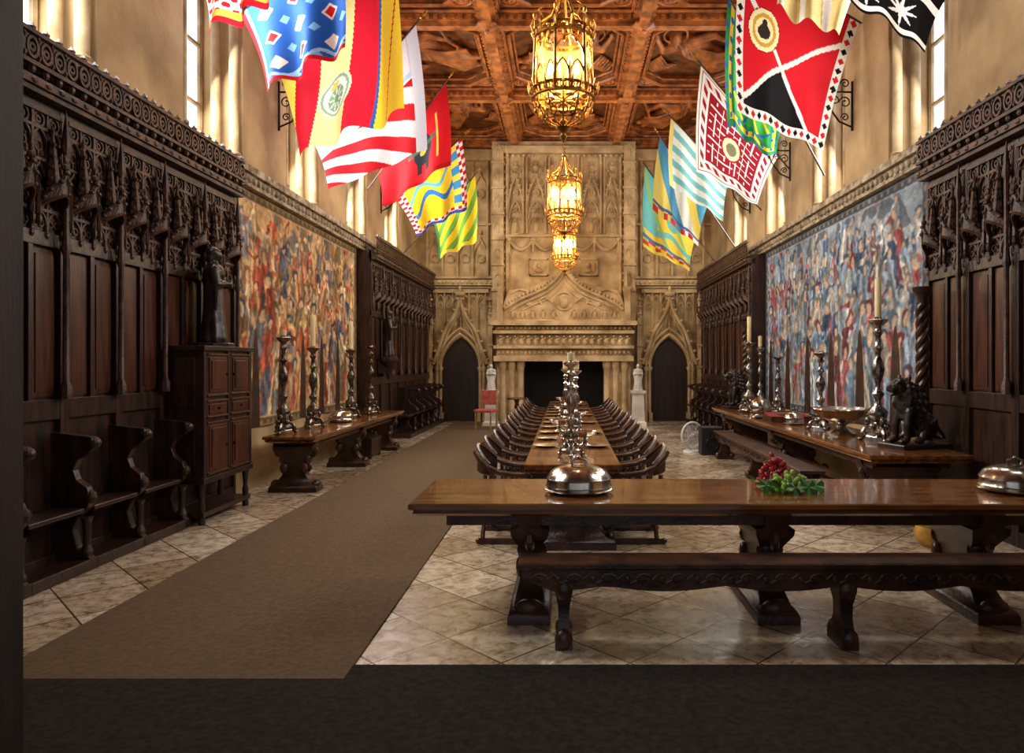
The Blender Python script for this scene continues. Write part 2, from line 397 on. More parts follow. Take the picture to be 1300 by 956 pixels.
# cornices
for i, s in enumerate((-1,1)):
    m = MB(); a = s*4.1
    m.box(*sorted((a,s*4.0)),2.0,20,3.88,4.03); m.box(*sorted((a,s*3.94)),2.0,20,4.03,4.12); m.box(*sorted((a,s*3.97)),2.0,20,3.86,3.9)
    y = 7
    while y < 20:
        m.ball((s*3.99,y,3.965),(.03,.05,.045),8,5); y += .14
    struct(m.build('trim_%d' % (i+1),'cornice'))
# ceiling
ceil = struct(MB().box(-4.8,4.8,1.7,20.4,8.15,8.3).build('ceiling','ceil_d'))
YB = [5.6,9.2,12.8,16.4,20.0]; XB = [-4.1,-1.4,1.4,4.1]
for x in XB:
    m = MB(); x0, x1 = max(x-.17,-4.1), min(x+.17,4.1)
    m.box(x0,x1,2,20,7.75,8.15); m.box(max(x-.09,-4.1),min(x+.09,4.1),2,20,7.66,7.75)
    for q in (-1,1):
        if -4.1 < x+q*.2 < 4.1:
            m.tube([(x+q*.19,2,7.9),(x+q*.19,20,7.9)],.04,6)
            y = 9
            while y < 19.9: m.box(x+q*.17-.03,x+q*.17+.03,y,y+.07,7.76,7.83); y += .15
    m.build('beam','ceil',ceil)
for y in YB:
    m = MB(); y1 = min(y+.17,20)
    m.box(-4.1,4.1,y-.17,y1,7.76,8.14); m.box(-4.1,4.1,y-.09,min(y+.09,20),7.68,7.76); m.tube([(-4.1,y-.19,7.9),(4.1,y-.19,7.9)],.04,6)
    x = -4
    while x < 4: m.box(x,x+.07,y-.21,y-.15,7.77,7.84); x += .15
    m.build('beam','ceil',ceil)
    for x in XB[1:3]:
        MB().lathe([(0,0),(.05,.04),(.035,.07),(.12,.1),(.2,.14),(.2,.17),(0,.17)],24,(x,y-.1,7.52),fl=.1).build('boss','ceil',ceil,True)
rel = []
for f in (1,-1):
    o = fuse(relief_mb(f),'carved_figure','ceil',ceil,.018,1); rel.append(o)
k = 0
for j in range(1,4):
    for i in range(3):
        xa, xb = XB[i]+.17, XB[i+1]-.17; ya, yb = YB[j]+.17, YB[j+1]-.2
        xc, yc = (xa+xb)/2, (ya+yb)/2; hx, hy = (xb-xa)/2, (yb-ya)/2; cc = min(hx,hy)*.5
        m = MB()
        oc = [(-hx+.12,-hy+cc),(-hx+cc,-hy+.12),(hx-cc,-hy+.12),(hx-.12,-hy+cc),(hx-.12,hy-cc),(hx-cc,hy-.12),(-hx+cc,hy-.12),(-hx+.12,hy-cc)]
        for sx in (-1,1):
            for sy in (-1,1):
                m.prism([(xc+sx*hx,yc+sy*hy),(xc+sx*(hx-cc),yc+sy*hy),(xc+sx*(hx-cc),yc+sy*(hy-.12)),(xc+sx*(hx-.12),yc+sy*(hy-cc)),(xc+sx*hx,yc+sy*(hy-cc))],7.95,8.15,'xy')
                cx, cy = xc+sx*(hx-.24), yc+sy*(hy-.26)
                for q in range(8): m.ball((cx+.09*math.cos(q*PI/4),cy+.09*math.sin(q*PI/4),7.95),(.045,.045,.02),8,5)
                m.ball((cx,cy,7.945),(.045,.045,.03),10,6); m.ring((cx,cy,7.945),.17,.018,'xy',n=18)
        m.box(xc-hx,xc-hx+.12,yc-hy,yc+hy,7.96,8.15); m.box(xc+hx-.12,xc+hx,yc-hy,yc+hy,7.96,8.15); m.box(xc-hx,xc+hx,yc-hy,yc-hy+.12,7.96,8.15); m.box(xc-hx,xc+hx,yc+hy-.12,yc+hy,7.96,8.15)
        m.tube([(xc+p,yc+q,7.94) for p,q in oc],.04,6,True); m.tube([(xc+p*.93,yc+q*.93,8.03) for p,q in oc],.026,6,True)
        m.build('coffer_frame','ceil',ceil)
        o = rel[k % 2] if k < 2 else rel[k % 2].copy()
        if k >= 2: COL.objects.link(o); o.parent = ceil
        o.location = (xc,yc,8.14); o.scale = (1.05,1.5,1.1); o.rotation_euler = (PI,0,R.uniform(-.3,.3)); k += 1
# ---------------------------------------------------------------- doors on the back wall
def arch_pts(xc, w, zs, h, y, n=10, ogee=False):
    L = []
    for i in range(n+1):
        t = i/n
        if ogee:
            x = w/2*(1-t)**.75 if t < .55 else w/2*(.45**.75)*((1-t)/.45)**1.9
            z = zs+h*(t**1.15)
        else:
            a = t*PI/3; x = w*(math.cos(a)-.5); z = zs+h*math.sin(a)/math.sin(PI/3)
        L.append((x,z))
    return [(xc-x,y,z) for x,z in L]+[(xc+x,y,z) for x,z in L[::-1][1:]]
for i, xc in enumerate((-2.94,2.9)):
    pts = [(xc-.5,0)]+[(p[0],p[2]) for p in arch_pts(xc,1.0,1.5,.85,0)]+[(xc+.5,0)]
    dm = MB().prism(pts,19.9,20.0)
    for q in range(5): dm.box(xc-.42+q*.19,xc-.34+q*.19,19.885,19.9,.1,1.5)
    d = struct(dm.build('door_%d' % (i+1),'jamb'))
    f = MB()
    for q in (-1,1):
        for e, r in ((.55,.042),(.65,.036)):
            f.tube([(xc+q*e,19.8,.0),(xc+q*e,19.8,1.52)],r,8); f.box(xc+q*e-.07,xc+q*e+.07,19.7,20,0,.25); f.lathe([(0,0),(.05,0),(.08,.08),(.08,.12),(0,.12)],10,(xc+q*e,19.8,1.4))
        f.box(xc+q*.84-.06,xc+q*.84+.06,19.74,20,0,2.9); f.lathe([(.09,0),(.07,.1),(.0,.8)],4,(xc+q*.84,19.82,2.9))
        for zz in range(5): f.box(xc+q*.84-.08,xc+q*.84+.08,19.7,20,.6*zz+.3,.6*zz+.35)
        for zz in range(3): f.ball((xc+q*(.84-.03),19.78,3.0+.2*zz),(.045,.04,.04),8,5); f.ball((xc+q*(.84+.03),19.78,3.0+.2*zz),(.045,.04,.04),8,5)
    f.tube(arch_pts(xc,1.1,1.5,.93,19.8),.042,8); f.tube(arch_pts(xc,1.3,1.5,1.1,19.8),.036,8)
    og = arch_pts(xc,1.5,1.6,1.95,19.74,14,True); f.tube(og,.05,8); f.tube([(p[0]-(p[0]-xc)*.15,19.77,p[2]-.1) for p in og[1:-1]],.026,6)
    for p in og[1:-1:2]: f.ball((p[0]+(.06 if p[0] > xc else -.06),19.74,p[2]+.03),(.06,.045,.045),8,5)
    f.ball((xc,19.72,3.55),(.15,.08,.08)); f.ball((xc,19.72,3.68),(.05,.05,.1))
    f.box(xc-.78,xc+.78,19.86,20,3.6,3.7)
    for q in range(7): f.tube([(xc-.69+q*.23,19.9,2.45),(xc-.69+q*.23,19.9,3.6)],.02,6)
    for q in range(6): f.tube(arch_pts(xc-.575+q*.23,.2,3.34,.2,19.9,5),.018,6); f.ring((xc-.575+q*.23,19.91,3.25),.07,.013,n=9)
    f.build('door_frame','stone',d,True)
# string courses and ribs of the back wall
m = MB()
for a, b in ((-4.1,-1.98),(1.9,4.1)):
    m.box(a,b,19.74,20,3.8,3.95); m.box(a,b,19.84,20,3.72,3.8); m.box(a,b,19.8,20,7.3,7.6); m.box(a,b,19.86,20,4.0,4.06); m.box(a,b,19.9,20,5.5,5.56)
    for q in range(5):
        x = a+(b-a)*(q+.5)/5
        m.tube([(x,19.92,4.0),(x,19.92,7.3)],.035,6); m.lathe([(.06,0),(.04,.08),(0,.4)],4,(x,19.9,7.0))
    for q in range(4):
        x = a+(b-a)*(q+1)/5
        for z0 in (4.7,6.5): m.tube(arch_pts(x,.4,z0,.5,19.92,6,True),.022,6); m.ball((x,19.92,z0+.6),(.045,.035,.06),8,5); m.ring((x,19.93,z0-.12),.11,.016,n=10)
    x = a+.06
    while x < b-.05: m.ball((x,19.73,3.875),(.045,.03,.04),7,5); x += .13
struct(m.build('trim_3','stone',None,True))

# ---------------------------------------------------------------- fireplace
fp = empty('fireplace',(-.05,20,0)); tag(fp,'monumental carved golden stone gothic fireplace with tall hood on back wall','fireplace')
m = MB(); m.box(-1.98,1.98,-.42,0,2.6,7.75)
for q in (-1,1):
    m.box(q*1.8-.15,q*1.8+.15,-.58,0,2.6,7.6); m.tube([(q*1.56,-.48,2.8),(q*1.56,-.48,7.4)],.045,8)
    for zz in (3.6,4.3,5.0,5.7,6.4,7.1): m.box(q*1.8-.18,q*1.8+.18,-.63,0,zz,zz+.06); m.tube(arch_pts(q*1.8,.24,zz+.35,.2,-.59,5,True),.018,5); m.ball((q*1.8,-.57,zz+.3),(.05,.05,.13),8,6); m.ball((q*1.8,-.59,zz+.46),.033,7,5)
    for e in (.4,.5,1.02,1.12): m.tube([(q*e,-.47,5.2),(q*e,-.47,7.3)],.028,6); m.lathe([(.05,0),(.035,.08),(0,.32)],4,(q*e,-.46,7.1))
    for zz in np.arange(2.9,7.4,.2): m.ball((q*1.63,-.47,zz),(.035,.04,.045),7,5)
m.box(-1.98,1.98,-.54,0,7.4,7.6); m.box(-1.7,1.7,-.52,0,5.1,5.16)
for x in np.arange(-1.85,1.9,.15): m.ball((x,-.54,7.33),(.045,.035,.045),7,5)
m.build('chimney_breast','stone',fp,bevel=.01)
m = MB()
for xc, w in ((-.77,.52),(0,.8),(.77,.52),(-1.33,.42),(1.33,.42)):
    p = arch_pts(xc,w,6.0,.95,-.48,14,True); m.tube(p,.028,6); m.ball((xc,-.48,7.03),(.08,.05,.06),8,6); m.ball((xc,-.48,7.12),(.035,.035,.08),8,6)
    for a in p[2:-2:2]: m.ball((a[0]+(.025 if a[0] > xc else -.025),-.48,a[2]+.035),.034,7,5)
    m.tube(arch_pts(xc,w*.8,5.6,.5,-.46,8),.023,6)
    for q in (-1,1): m.ring((xc+q*w*.18,-.45,5.85),w*.14,.018,n=12); m.tube(arch_pts(xc+q*w*.2,w*.38,5.35,.3,-.45,6),.018,5); m.tube([(xc+q*w*.45,-.45,5.2),(xc+q*w*.45,-.45,6.1)],.024,6)
    m.ring((xc,-.45,6.32),w*.17,.02,n=14); m.ring((xc,-.45,6.62),w*.08,.016,n=10)
    for k in range(4): m.ring((xc+w*.08*math.cos(k*PI/2+.78),-.45,6.32+w*.08*math.sin(k*PI/2+.78)),w*.06,.012,n=8)
    m.ball((xc,-.45,5.36),(w*.14,.09,.16),10,8); m.ball((xc,-.48,5.58),(w*.075,.06,.065),8,6); m.box(xc-w*.2,xc+w*.2,-.54,-.4,5.16,5.2)
    for k in range(6): m.ball((xc+(k-2.5)*w*.13,-.43,6.86+.03*abs(k-2.5)),(.025,.03,.045),7,5)
for q in (-1,1):
    for a, b in ((.15,.85),(.85,1.5)):
        m.tube([(q*(a+(b-a)*t/8),-.5,5.02-.28*math.sin(PI*t/8)) for t in range(9)],[.03+.03*math.sin(PI*t/8) for t in range(9)],8)
        m.tube([(q*b,-.5,5.05),(q*b,-.5,4.66)],[.055,.02],8); m.ball((q*b,-.52,5.03),(.07,.05,.07),8,6)
m.build('carved_tracery','stone',fp,True)
m = MB(); m.prism([(-1.75,2.7),(1.75,2.7),(1.62,3.3),(1.5,3.6),(.9,3.7),(.45,3.86),(0,4.1),(-.45,3.86),(-.9,3.7),(-1.5,3.6),(-1.62,3.3)],-.8,-.3)
m.build('hood','stone',fp,bevel=.03)
m = MB()
def gable(sc, z0, y=-.84):
    L = [(1.0,0),(.86,.16),(.68,.3),(.48,.42),(.3,.56),(.16,.74),(.06,.92),(0,1.08)]
    return [(-x*1.6*sc,y,z0+z*1.05*sc) for x,z in L]+[(x*1.6*sc,y,z0+z*1.05*sc) for x,z in L[::-1][1:]]
og = gable(1,3.08,-.86); m.tube(og,.045,8); m.tube(gable(.9,3.02,-.84),.03,8); m.tube(gable(.78,2.95,-.82),.024,6)
for a, b in zip(og[:-1],og[1:]):
    for u in (.0,.33,.66): m.ball((a[0]+(b[0]-a[0])*u,-.86,a[2]+(b[2]-a[2])*u+.075),(.045,.05,.05),8,6)
m.ball((0,-.84,4.3),(.14,.08,.08)); m.ball((0,-.84,4.43),(.055,.055,.1))
for q in (-1,1):
    m.box(q*1.72-.08,q*1.72+.08,-.88,-.3,2.76,3.7); m.lathe([(.1,0),(.08,.08),(0,.5)],4,(q*1.72,-.74,3.7))
    for e in (.28,.56,.84,1.12,1.38): m.tube(arch_pts(q*e,.24,2.84,.22,-.82,6),.018,5); m.ball((q*e,-.81,2.94),(.055,.05,.12),8,6); m.ball((q*e,-.83,3.07),(.033,.035,.038),7,5)
    m.tube([(q*1.45,-.81,3.5),(q*1.2,-.83,3.62),(q*.95,-.83,3.56),(q*.85,-.83,3.45),(q*.95,-.83,3.38),(q*1.03,-.83,3.45)],.028,6)
    m.tube([(q*.3,-.82,3.25),(q*.5,-.84,3.42),(q*.68,-.84,3.32),(q*.6,-.84,3.22)],.028,6); m.ball((q*.95,-.81,3.22),(.09,.05,.07),8,6)
m.ball((0,-.81,3.3),(.13,.07,.19)); m.ring((0,-.82,3.3),.24,.025,n=20); m.ball((0,-.84,3.42),(.055,.045,.055)); m.build('ogee_arch','stone',fp,True)
for q in (-1,1):
    m = MB(); m.box(q*.68-.26,q*.68+.26,-.48,-.4,4.03,4.5); m.ring((q*.68,-.48,4.26),.18,.022,n=20); m.ball((q*.68,-.5,4.31),(.065,.07,.085)); m.ball((q*.68,-.48,4.17),(.12,.08,.07))
    for a, b, c, d in ((-.26,.26,4.03,4.07),(-.26,.26,4.46,4.5),(-.26,-.22,4.03,4.5),(.22,.26,4.03,4.5)): m.box(q*.68+a,q*.68+b,-.54,-.46,c,d)
    m.build('portrait_relief','stone',fp,True)
m = MB()
for a, b, y in ((1.68,1.82,-1.04),(1.82,2.02,-.93),(2.02,2.1,-1.05),(2.1,2.42,-.92),(2.42,2.5,-1.07),(2.5,2.64,-.98),(2.64,2.76,-1.16)):
    e = 1.82+(-y-.95)*.6; m.box(-e,e,y,0,a,b)
rr = random.Random(11)
for q in range(19):
    x = -1.7+q*.189; m.ball((x,-.95,2.2),(.06,.07,.1),8,6); m.ball((x+rr.uniform(-.02,.02),-.99,2.34),(.036,.045,.04),8,6); m.tube([(x-.05,-.97,2.2),(x+.02,-1.0,2.26),(x+.08,-.97,2.3)],.022,6)
for q in range(30): m.ball((-1.75+q*.1207,-1.02,2.57),(.045,.05,.045),8,5); m.ball((-1.75+q*.1207,-.95,1.92),(.05,.04,.06),8,5); m.ball((-1.75+q*.1207,-1.1,2.7),(.03,.08,.03),6,5)
m.build('lintel','stone',fp)
for q in (-1,1):
    m = MB(); m.box(*sorted((q*1.1,q*1.8)),-.85,0,0,1.68)
    for e in (1.16,1.4,1.64):
        m.lathe([(0,0),(.11,0),(.11,.2),(.08,.26),(.075,1.4),(.12,1.55),(.12,1.68),(0,1.68)],12,(q*e,-.88,0))
    m.build('jamb','stone',fp,True)
m = MB(); m.box(-1.1,1.1,-.25,-.0,0,1.68); m.box(-1.1,1.1,-.9,-.0,0,.04); m.build('firebox','black',fp)
for q in (-1,1):
    t = empty('andiron',(-.05+q*.5,19.35,.04)); tag(t,'black iron andiron inside the fireplace, %s of the pair' % ('left' if q < 0 else 'right'),'andiron','fireplace andirons')
    MB().lathe([(0,.06),(.02,.06),(.02,.2),(.05,.25),(.02,.3),(.02,.6),(.06,.68),(0,.74)],10).build('upright','iron',t,True)
    mm = MB(); mm.tube([(-.12,0,.0),(-.08,0,.08),(0,0,.12),(.08,0,.08),(.12,0,.0)],.02,6); mm.tube([(0,0,.1),(0,.25,.1),(0,.27,0)],.015,6); mm.build('foot','iron',t)

# ---------------------------------------------------------------- carved stalls
def tracery(mb, x0, x1, z0, z1, y, r=.013):
    w = x1-x0; h = z1-z0; n = 4; lw = w/n
    for i in range(n+1):
        x = x0+lw*i; mb.tube([(x,y,z0),(x,y,z1)],r*(1.5 if i % 2 == 0 else 1.1),5); mb.ball((x,y,z0-.02),(r*2,r*2,r*3),7,5)
    for i in range(n):
        c = x0+lw*(i+.5)
        mb.tube(arch_pts(c,lw*.94,z0+.06*h,.11*h,y,5),r,5)
        for q in (-1,1): mb.ring((c+q*lw*.2,y-.01,z0+.07*h),lw*.16,r*.8,n=8,k=4)
        mb.ring((c,y-.005,z0+.245*h),lw*.36,r*.9,n=12,k=4)
        for a in range(4): mb.ring((c+lw*.16*math.cos(a*PI/2),y-.01,z0+.245*h+lw*.16*math.sin(a*PI/2)),lw*.14,r*.7,n=7,k=4)
        mb.tube(arch_pts(c,lw*.94,z0+.44*h,.13*h,y,5,True),r,5); mb.ring((c,y-.01,z0+.44*h),lw*.2,r*.8,n=8,k=4); mb.tube([(c,y-.01,z0+.32*h),(c,y-.01,z0+.42*h)],r*.8,4)
        for a in (-1,1): mb.ball((c+a*lw*.25,y-.01,z0+.37*h),(r*1.6,r,r*2.6),6,5)
        mb.tube(arch_pts(c,lw*.94,z0+.72*h,.12*h,y,5),r,5); mb.ring((c,y-.01,z0+.7*h),lw*.24,r*.8,n=9,k=4); mb.tube([(c,y-.01,z0+.6*h),(c,y-.01,z0+.66*h)],r*.8,4)
        for a in (-1,1): mb.ball((c+a*lw*.28,y-.01,z0+.635*h),(r*1.5,r,r*2.4),6,5)
        mb.ring((c,y-.005,z0+.91*h),lw*.34,r*.9,n=10,k=4); mb.ring((c,y-.01,z0+.91*h),lw*.14,r*.8,n=7,k=4)
    for zz in (.175,.33,.585,.84): mb.box(x0,x1,y-.02,y+.016,z0+zz*h-.012,z0+zz*h+.012)
    mb.box(x0,x1,y-.015,y+.025,z1-.035,z1)
def make_bay(Wd, seat, dep=.32, back=0.0, name='choir_stall'):
    root = empty(name); hw = Wd/2
    m = MB(); m.box(-hw,hw,-back+.001,.03,0,3.84)
    for a in (-hw,hw-.05): m.box(a,a+.05,.03,.075,0,3.84)
    m.box(-.025,.025,.03,.065,1.3,2.6)
    for a, b in ((0,.14),(1.2,1.36),(2.55,2.66),(3.6,3.84)): m.box(-hw,hw,.03,.07,a,b)
    m.build('back_panel','oak',root,bevel=.004)
    m = MB()
    for a, b in ((-hw+.065,-.04),(.04,hw-.065)):
        m.box(a,b,.03,.04,1.38,2.53); m.box(a+.03,b-.03,.04,.048,1.42,2.49)
    m.build('panel_board','panel',root)
    m = MB(); m.box(-hw+.05,hw-.05,.03,.05,2.66,3.6); tracery(m,-hw+.03,hw-.03,2.66,3.6,.065); m.build('tracery','carved',root)
    m = MB()
    for cx in (-Wd*.25,Wd*.25):
        w = Wd*.42; z0 = 2.84; dp = .13
        # solid ogee hood: bowed face with a pierced pointed arch below
        ap = arch_pts(cx,w,z0,.3,0,9,True); ap = [(p[0],.075+dp*math.cos((p[0]-cx)/(w/2)*PI/2),p[2]) for p in ap]
        lo = arch_pts(cx,w*.98,z0-.06,.17,0,9); lo = [(p[0],.075+dp*math.cos((p[0]-cx)/(w/2)*PI/2),p[2]) for p in lo]
        nn = len(ap); m.add(ap+lo+[(p[0],p[1]-.02,p[2]) for p in lo]+[(p[0],p[1]-.02,p[2]) for p in ap],[(i,i+1,nn+i+1,nn+i) for i in range(nn-1)]+[(nn+i,nn+i+1,2*nn+i+1,2*nn+i) for i in range(nn-1)]+[(3*nn+i,3*nn+i+1,i+1,i) for i in range(nn-1)])
        m.tube(ap,.018,6); m.tube(lo,.014,5)
        for p in ap[2:-2:2]: m.ball((p[0],p[1]+.015,p[2]+.02),.02,7,5)
        for s in (-1,1): m.ball((cx+s*w/2*.96,.1,z0-.1),(.02,.025,.05),7,5); m.lathe([(.02,0),(.015,.2),(0,.3)],5,(cx+s*w/2*.96,.1,z0-.06))
        m.ball((cx,.2,z0+.33),(.03,.03,.03),8,6); m.ball((cx,.2,z0+.39),(.016,.016,.035),7,5)
        m.lathe([(.055,0),(.045,.1),(.03,.25),(.012,.4),(.02,.42),(0,.48)],6,(cx,.1,3.02))
        for k in range(4):
            for s in (-1,1): m.ball((cx+s*(.058-.012*k),.13,3.07+.09*k),.017,6,4)
    m.build('canopy','carved',root)
    m = MB(); m.box(-hw,hw,0,.2,3.7,3.76); m.box(-hw,hw,.0,.17,3.66,3.7); m.box(-hw,hw,.15,.2,3.84,3.87) ; m.box(-hw,hw,.15,.2,4.07,4.1)
    n = max(4,int(round(Wd/.15))); p = Wd/n
    for i in range(n):
        x = -hw+p*(i+.5); m.ring((x,.175,3.97),p*.37,.018,n=12,k=5,sz=1.4); m.ring((x,.175,3.97),p*.18,.014,n=8,k=4); m.ball((x,.175,3.81),(.03,.03,.035),7,5); m.lathe([(.025,0),(.03,.02),(.0,.06)],6,(x,.175,4.1)); m.ball((x,.2,3.73),(.035,.018,.025),7,5)
        if i: m.ball((x-p/2,.175,4.03),.022,6,4); m.ball((x-p/2,.175,3.91),.022,6,4); m.tube([(x-p/2,.175,3.86),(x-p/2,.175,4.08)],.01,4)
    m.build('cresting','carved',root)
    m = MB(); m.lathe([(0,1.36),(.045,1.36),(.045,1.45),(.025,1.5),(.022,2.5),(.04,2.55),(.03,2.6),(.022,2.7),(.022,3.3),(.04,3.35),(.015,3.55),(0,3.68)],8,(-hw+.05,.12,0)); m.build('pilaster','carved',root,True)
    if seat:
        prof = [(0,0),(dep,0),(dep,.1),(dep*.7,.18),(dep*.58,.32),(dep*.72,.42),(dep*.95,.5),(dep*1.0,.58),(dep*.92,.66),(dep*.68,.72),(dep*.6,.8),(dep*.72,.88),(dep*.95,.93),(dep*1.08,.97),(dep*1.1,1.02),(dep*1.02,1.06),(0,1.1)]
        cx = -hw+.06
        m = MB(); m.prism(prof,cx-.035,cx+.035,'yz'); m.ball((cx,dep*.95,.58),(.05,.05,.055),10,6); m.ball((cx,dep*1.03,1.01),(.052,.055,.05),10,6); m.lathe([(.03,0),(.05,.06),(.03,.12),(.035,.3),(.05,.34)],8,(cx,dep*.86,.08)); m.build('armrest','oak',root,bevel=.008)
        m = MB(); m.box(-hw+.1,hw-.01,.06,dep*.9,.46,.5); m.prism([(.06,.3),(dep*.35,.36),(dep*.6,.46),(.06,.46)],-.12,.12,'yz'); m.build('seat','oak',root,bevel=.01)
        MB().box(-hw,hw,.07,dep*1.0,0.001,.09).build('plinth','oak',root,bevel=.008)
    return root
LB = -PI/2; RB = PI/2
bay = make_bay(.7,True,.34); bay_p = make_bay(.78,False,name='wall_panelling'); bay_f = make_bay(.775,True,.5,.25); bay_fp = make_bay(.775,False,0,.25,name='wall_panelling')
def put(src, first, loc, rz, label, cat, group):
    o = src if first else copy_tree(src)
    o.location = loc; o.rotation_euler = (0,0,rz); tag(o,label,cat,group); return o
for i in range(4): put(bay,i==0,(WL,4.65+.7*i,0),LB,'%s dark carved oak choir stall from the doorway on left wall' % ORD[i],'choir stall','near left choir stalls')
put(bay_p,True,(WL,7.49,0),LB,'carved oak wall panelling behind the tall cabinet','panelling','panelling beside the left tapestry')
put(bay_p,False,(WL,8.27,0),LB,'carved oak wall panelling adjoining near edge of left tapestry','panelling','panelling beside the left tapestry')
for i in range(4): put(bay_p,False,(WR,7.52-.78*i,0),RB,'%s carved oak wall panel from near edge of right tapestry' % ORD[i],'panelling','near right panelling')
for i in range(2): put(bay_fp,i==0,(-3.85,14.19+.775*i,0),LB,'%s far left oak wall panel beyond the tapestry, by the statue' % ORD[i],'panelling','far left panelling')
for i in range(6): put(bay_f,i==0,(-3.85,15.74+.775*i,0),LB,'%s far left choir stall counting from the dark statue to back wall' % ORD[i],'choir stall','far left choir stalls')
for i in range(7): put(bay_f,False,(3.85,14.8+.775*i-.05,0),RB,'%s far right choir stall counting from the tapestry to back wall' % ORD[i],'choir stall','far right choir stalls')

# ---------------------------------------------------------------- tapestries
def grid_obj(name, P, col, mat, parent=None):
    nv, nu = col.shape[:2]
    idx = np.arange((nv+1)*(nu+1)).reshape(nv+1,nu+1)
    q = np.stack([idx[:-1,:-1],idx[:-1,1:],idx[1:,1:],idx[1:,:-1]],-1).reshape(-1,4)
    me = bpy.data.meshes.new(name); me.from_pydata(P.reshape(-1,3).tolist(),[],q.tolist())
    c = np.clip(col.reshape(-1,3)/255,0,1); c = np.where(c <= .04045,c/12.92,((c+.055)/1.055)**2.4)
    c4 = np.ones((len(q),4,4),np.float32); c4[:,:,:3] = c[:,None,:]
    a = me.color_attributes.new('Col','FLOAT_COLOR','CORNER'); a.data.foreach_set('color',c4.ravel())
    me.shade_smooth(); me.materials.append(M[mat])
    o = bpy.data.objects.new(name,me); COL.objects.link(o); o.parent = parent; return o
def tap_img(nx, ny, Wm, Hm, seed, bg, pal, towers, mix):
    g = np.random.default_rng(seed); bg = np.array(bg,float)
    XX, YY = np.meshgrid((np.arange(nx)+.5)/nx*Wm,(np.arange(ny)+.5)/ny*Hm)
    img = np.ones((ny,nx,3))*bg
    def field(n, m_):
        a = g.uniform(-1,1,(m_+2,n+2)); u = np.linspace(0,n,nx); v = np.linspace(0,m_,ny); i = u.astype(int); j = v.astype(int); fu = (u-i)[None,:]; fv = (v-j)[:,None]
        fu = fu*fu*(3-2*fu); fv = fv*fv*(3-2*fv); J = j[:,None]; I = i[None,:]
        return (a[J,I]*(1-fu)+a[J,I+1]*fu)*(1-fv)+(a[J+1,I]*(1-fu)+a[J+1,I+1]*fu)*fv
    XD = XX+.045*field(40,28)+.016*field(110,80); YD = YY+.045*field(40,28)+.016*field(110,80)
    def sl(x0, x1, y0, y1):
        a, b = max(0,int(x0/Wm*nx)), min(nx,int(x1/Wm*nx)+1); c, d = max(0,int(y0/Hm*ny)), min(ny,int(y1/Hm*ny)+1)
        return (slice(c,max(c,d)),slice(a,max(a,b)))
    def pick(k=1.0): return (np.array(pal[g.integers(len(pal))],float)*(1-mix)+bg*mix)*k
    def put_(s, mask, c, mod=None, al=1.0):
        v = img[s]; cc = np.ones(v.shape)*np.array(c,float)
        if mod is not None: cc *= mod[...,None]
        v[mask] = cc[mask]*al+v[mask]*(1-al)
    for k in range(260):
        x, y, a, b = g.uniform(0,Wm), g.uniform(0,Hm), g.uniform(.06,.24), g.uniform(.05,.18); s = sl(x-a-.1,x+a+.1,y-b-.1,y+b+.1)
        put_(s,((XD[s]-x)/a)**2+((YD[s]-y)/b)**2 < 1,pick(g.uniform(.75,1.05)),None,.7)
    for k in range(towers):
        x = g.uniform(.2,Wm-.2); w = g.uniform(.16,.34); y = g.uniform(.2,.6); s = sl(x-.5,x+.5,y-.45,y+1.4); X, Y = XD[s], YD[s]
        put_(s,(abs(X-x) < w)&(Y > y)&(Y < y+1.1),bg*1.12,1-.14*((np.floor(X*16)+np.floor(Y*12))%2))
        put_(s,(abs(X-x) < w*(Y-y+.4)/.4)&(Y > y-.4)&(Y < y),bg*.66)
        for q in (-.5,.5): put_(s,(abs(X-x-q*w) < w*.18)&(Y > y+.15)&(Y < y+.45),bg*.5)
    for row in range(6):
        yb0 = Hm*(.31+.135*row); hs = .68+.075*row
        for x in np.arange(0,Wm,.235):
            x = x+g.uniform(-.14,.14); yb = yb0+g.uniform(-.18,.18); h = g.uniform(.8,1.25)*hs; wd = g.uniform(.28,.46)*h; lean = g.uniform(-.26,.26)*h
            s = sl(x-wd-.45,x+wd+.45,yb-h*1.15,yb+.08); X, Y = XD[s], YD[s]
            if X.size == 0: continue
            c = pick(g.uniform(.74,1.12)); t = (yb-Y)/h; ph = g.uniform(0,6); fr = g.uniform(20,42); sk = g.uniform(-18,18)
            xc = x+lean*t*t; half = wd/2*(1.25-.85*t+.2*np.sin(t*8+ph))
            mod = 1+.2*np.sin((X-xc)*fr+Y*sk+ph)+.1*np.sin((X-xc)*fr*2.3-Y*sk*1.6+ph)
            put_(s,(abs(X-xc) < half)&(t > .01)&(t < .8),c,mod)
            d = 1 if g.random() > .5 else -1
            put_(s,(abs(X-xc-d*wd*(.1+.25*t)) < half*(.6-.3*t))&(t > .02)&(t < g.uniform(.4,.78)),pick(),mod)
            put_(s,(abs(X-xc+d*wd*(.25-.1*t)) < half*.16)&(t > .02)&(t < g.uniform(.3,.7)),pick(.7),mod)
            put_(s,(abs((Y-(yb-.6*h))-d*(X-xc)*g.uniform(-.9,.9)) < .035)&((X-xc)*d > 0)&((X-xc)*d < wd*.8),pick(.95),mod)
            r = .052*h/.6
            put_(s,((X-xc)/(r*1.2))**2+((Y-(yb-.9*h))/(r*1.2))**2 < 1,pick(.66))
            put_(s,((X-xc-d*r*.2)/(r*.75))**2+((Y-(yb-.87*h))/(r*.9))**2 < 1,np.array((206,172,138))*(1-mix*.6)+bg*mix*.6)
    b = .13
    e = np.minimum(np.minimum(XX,Wm-XX),np.minimum(YY,Hm-YY)); full = (slice(0,ny),slice(0,nx))
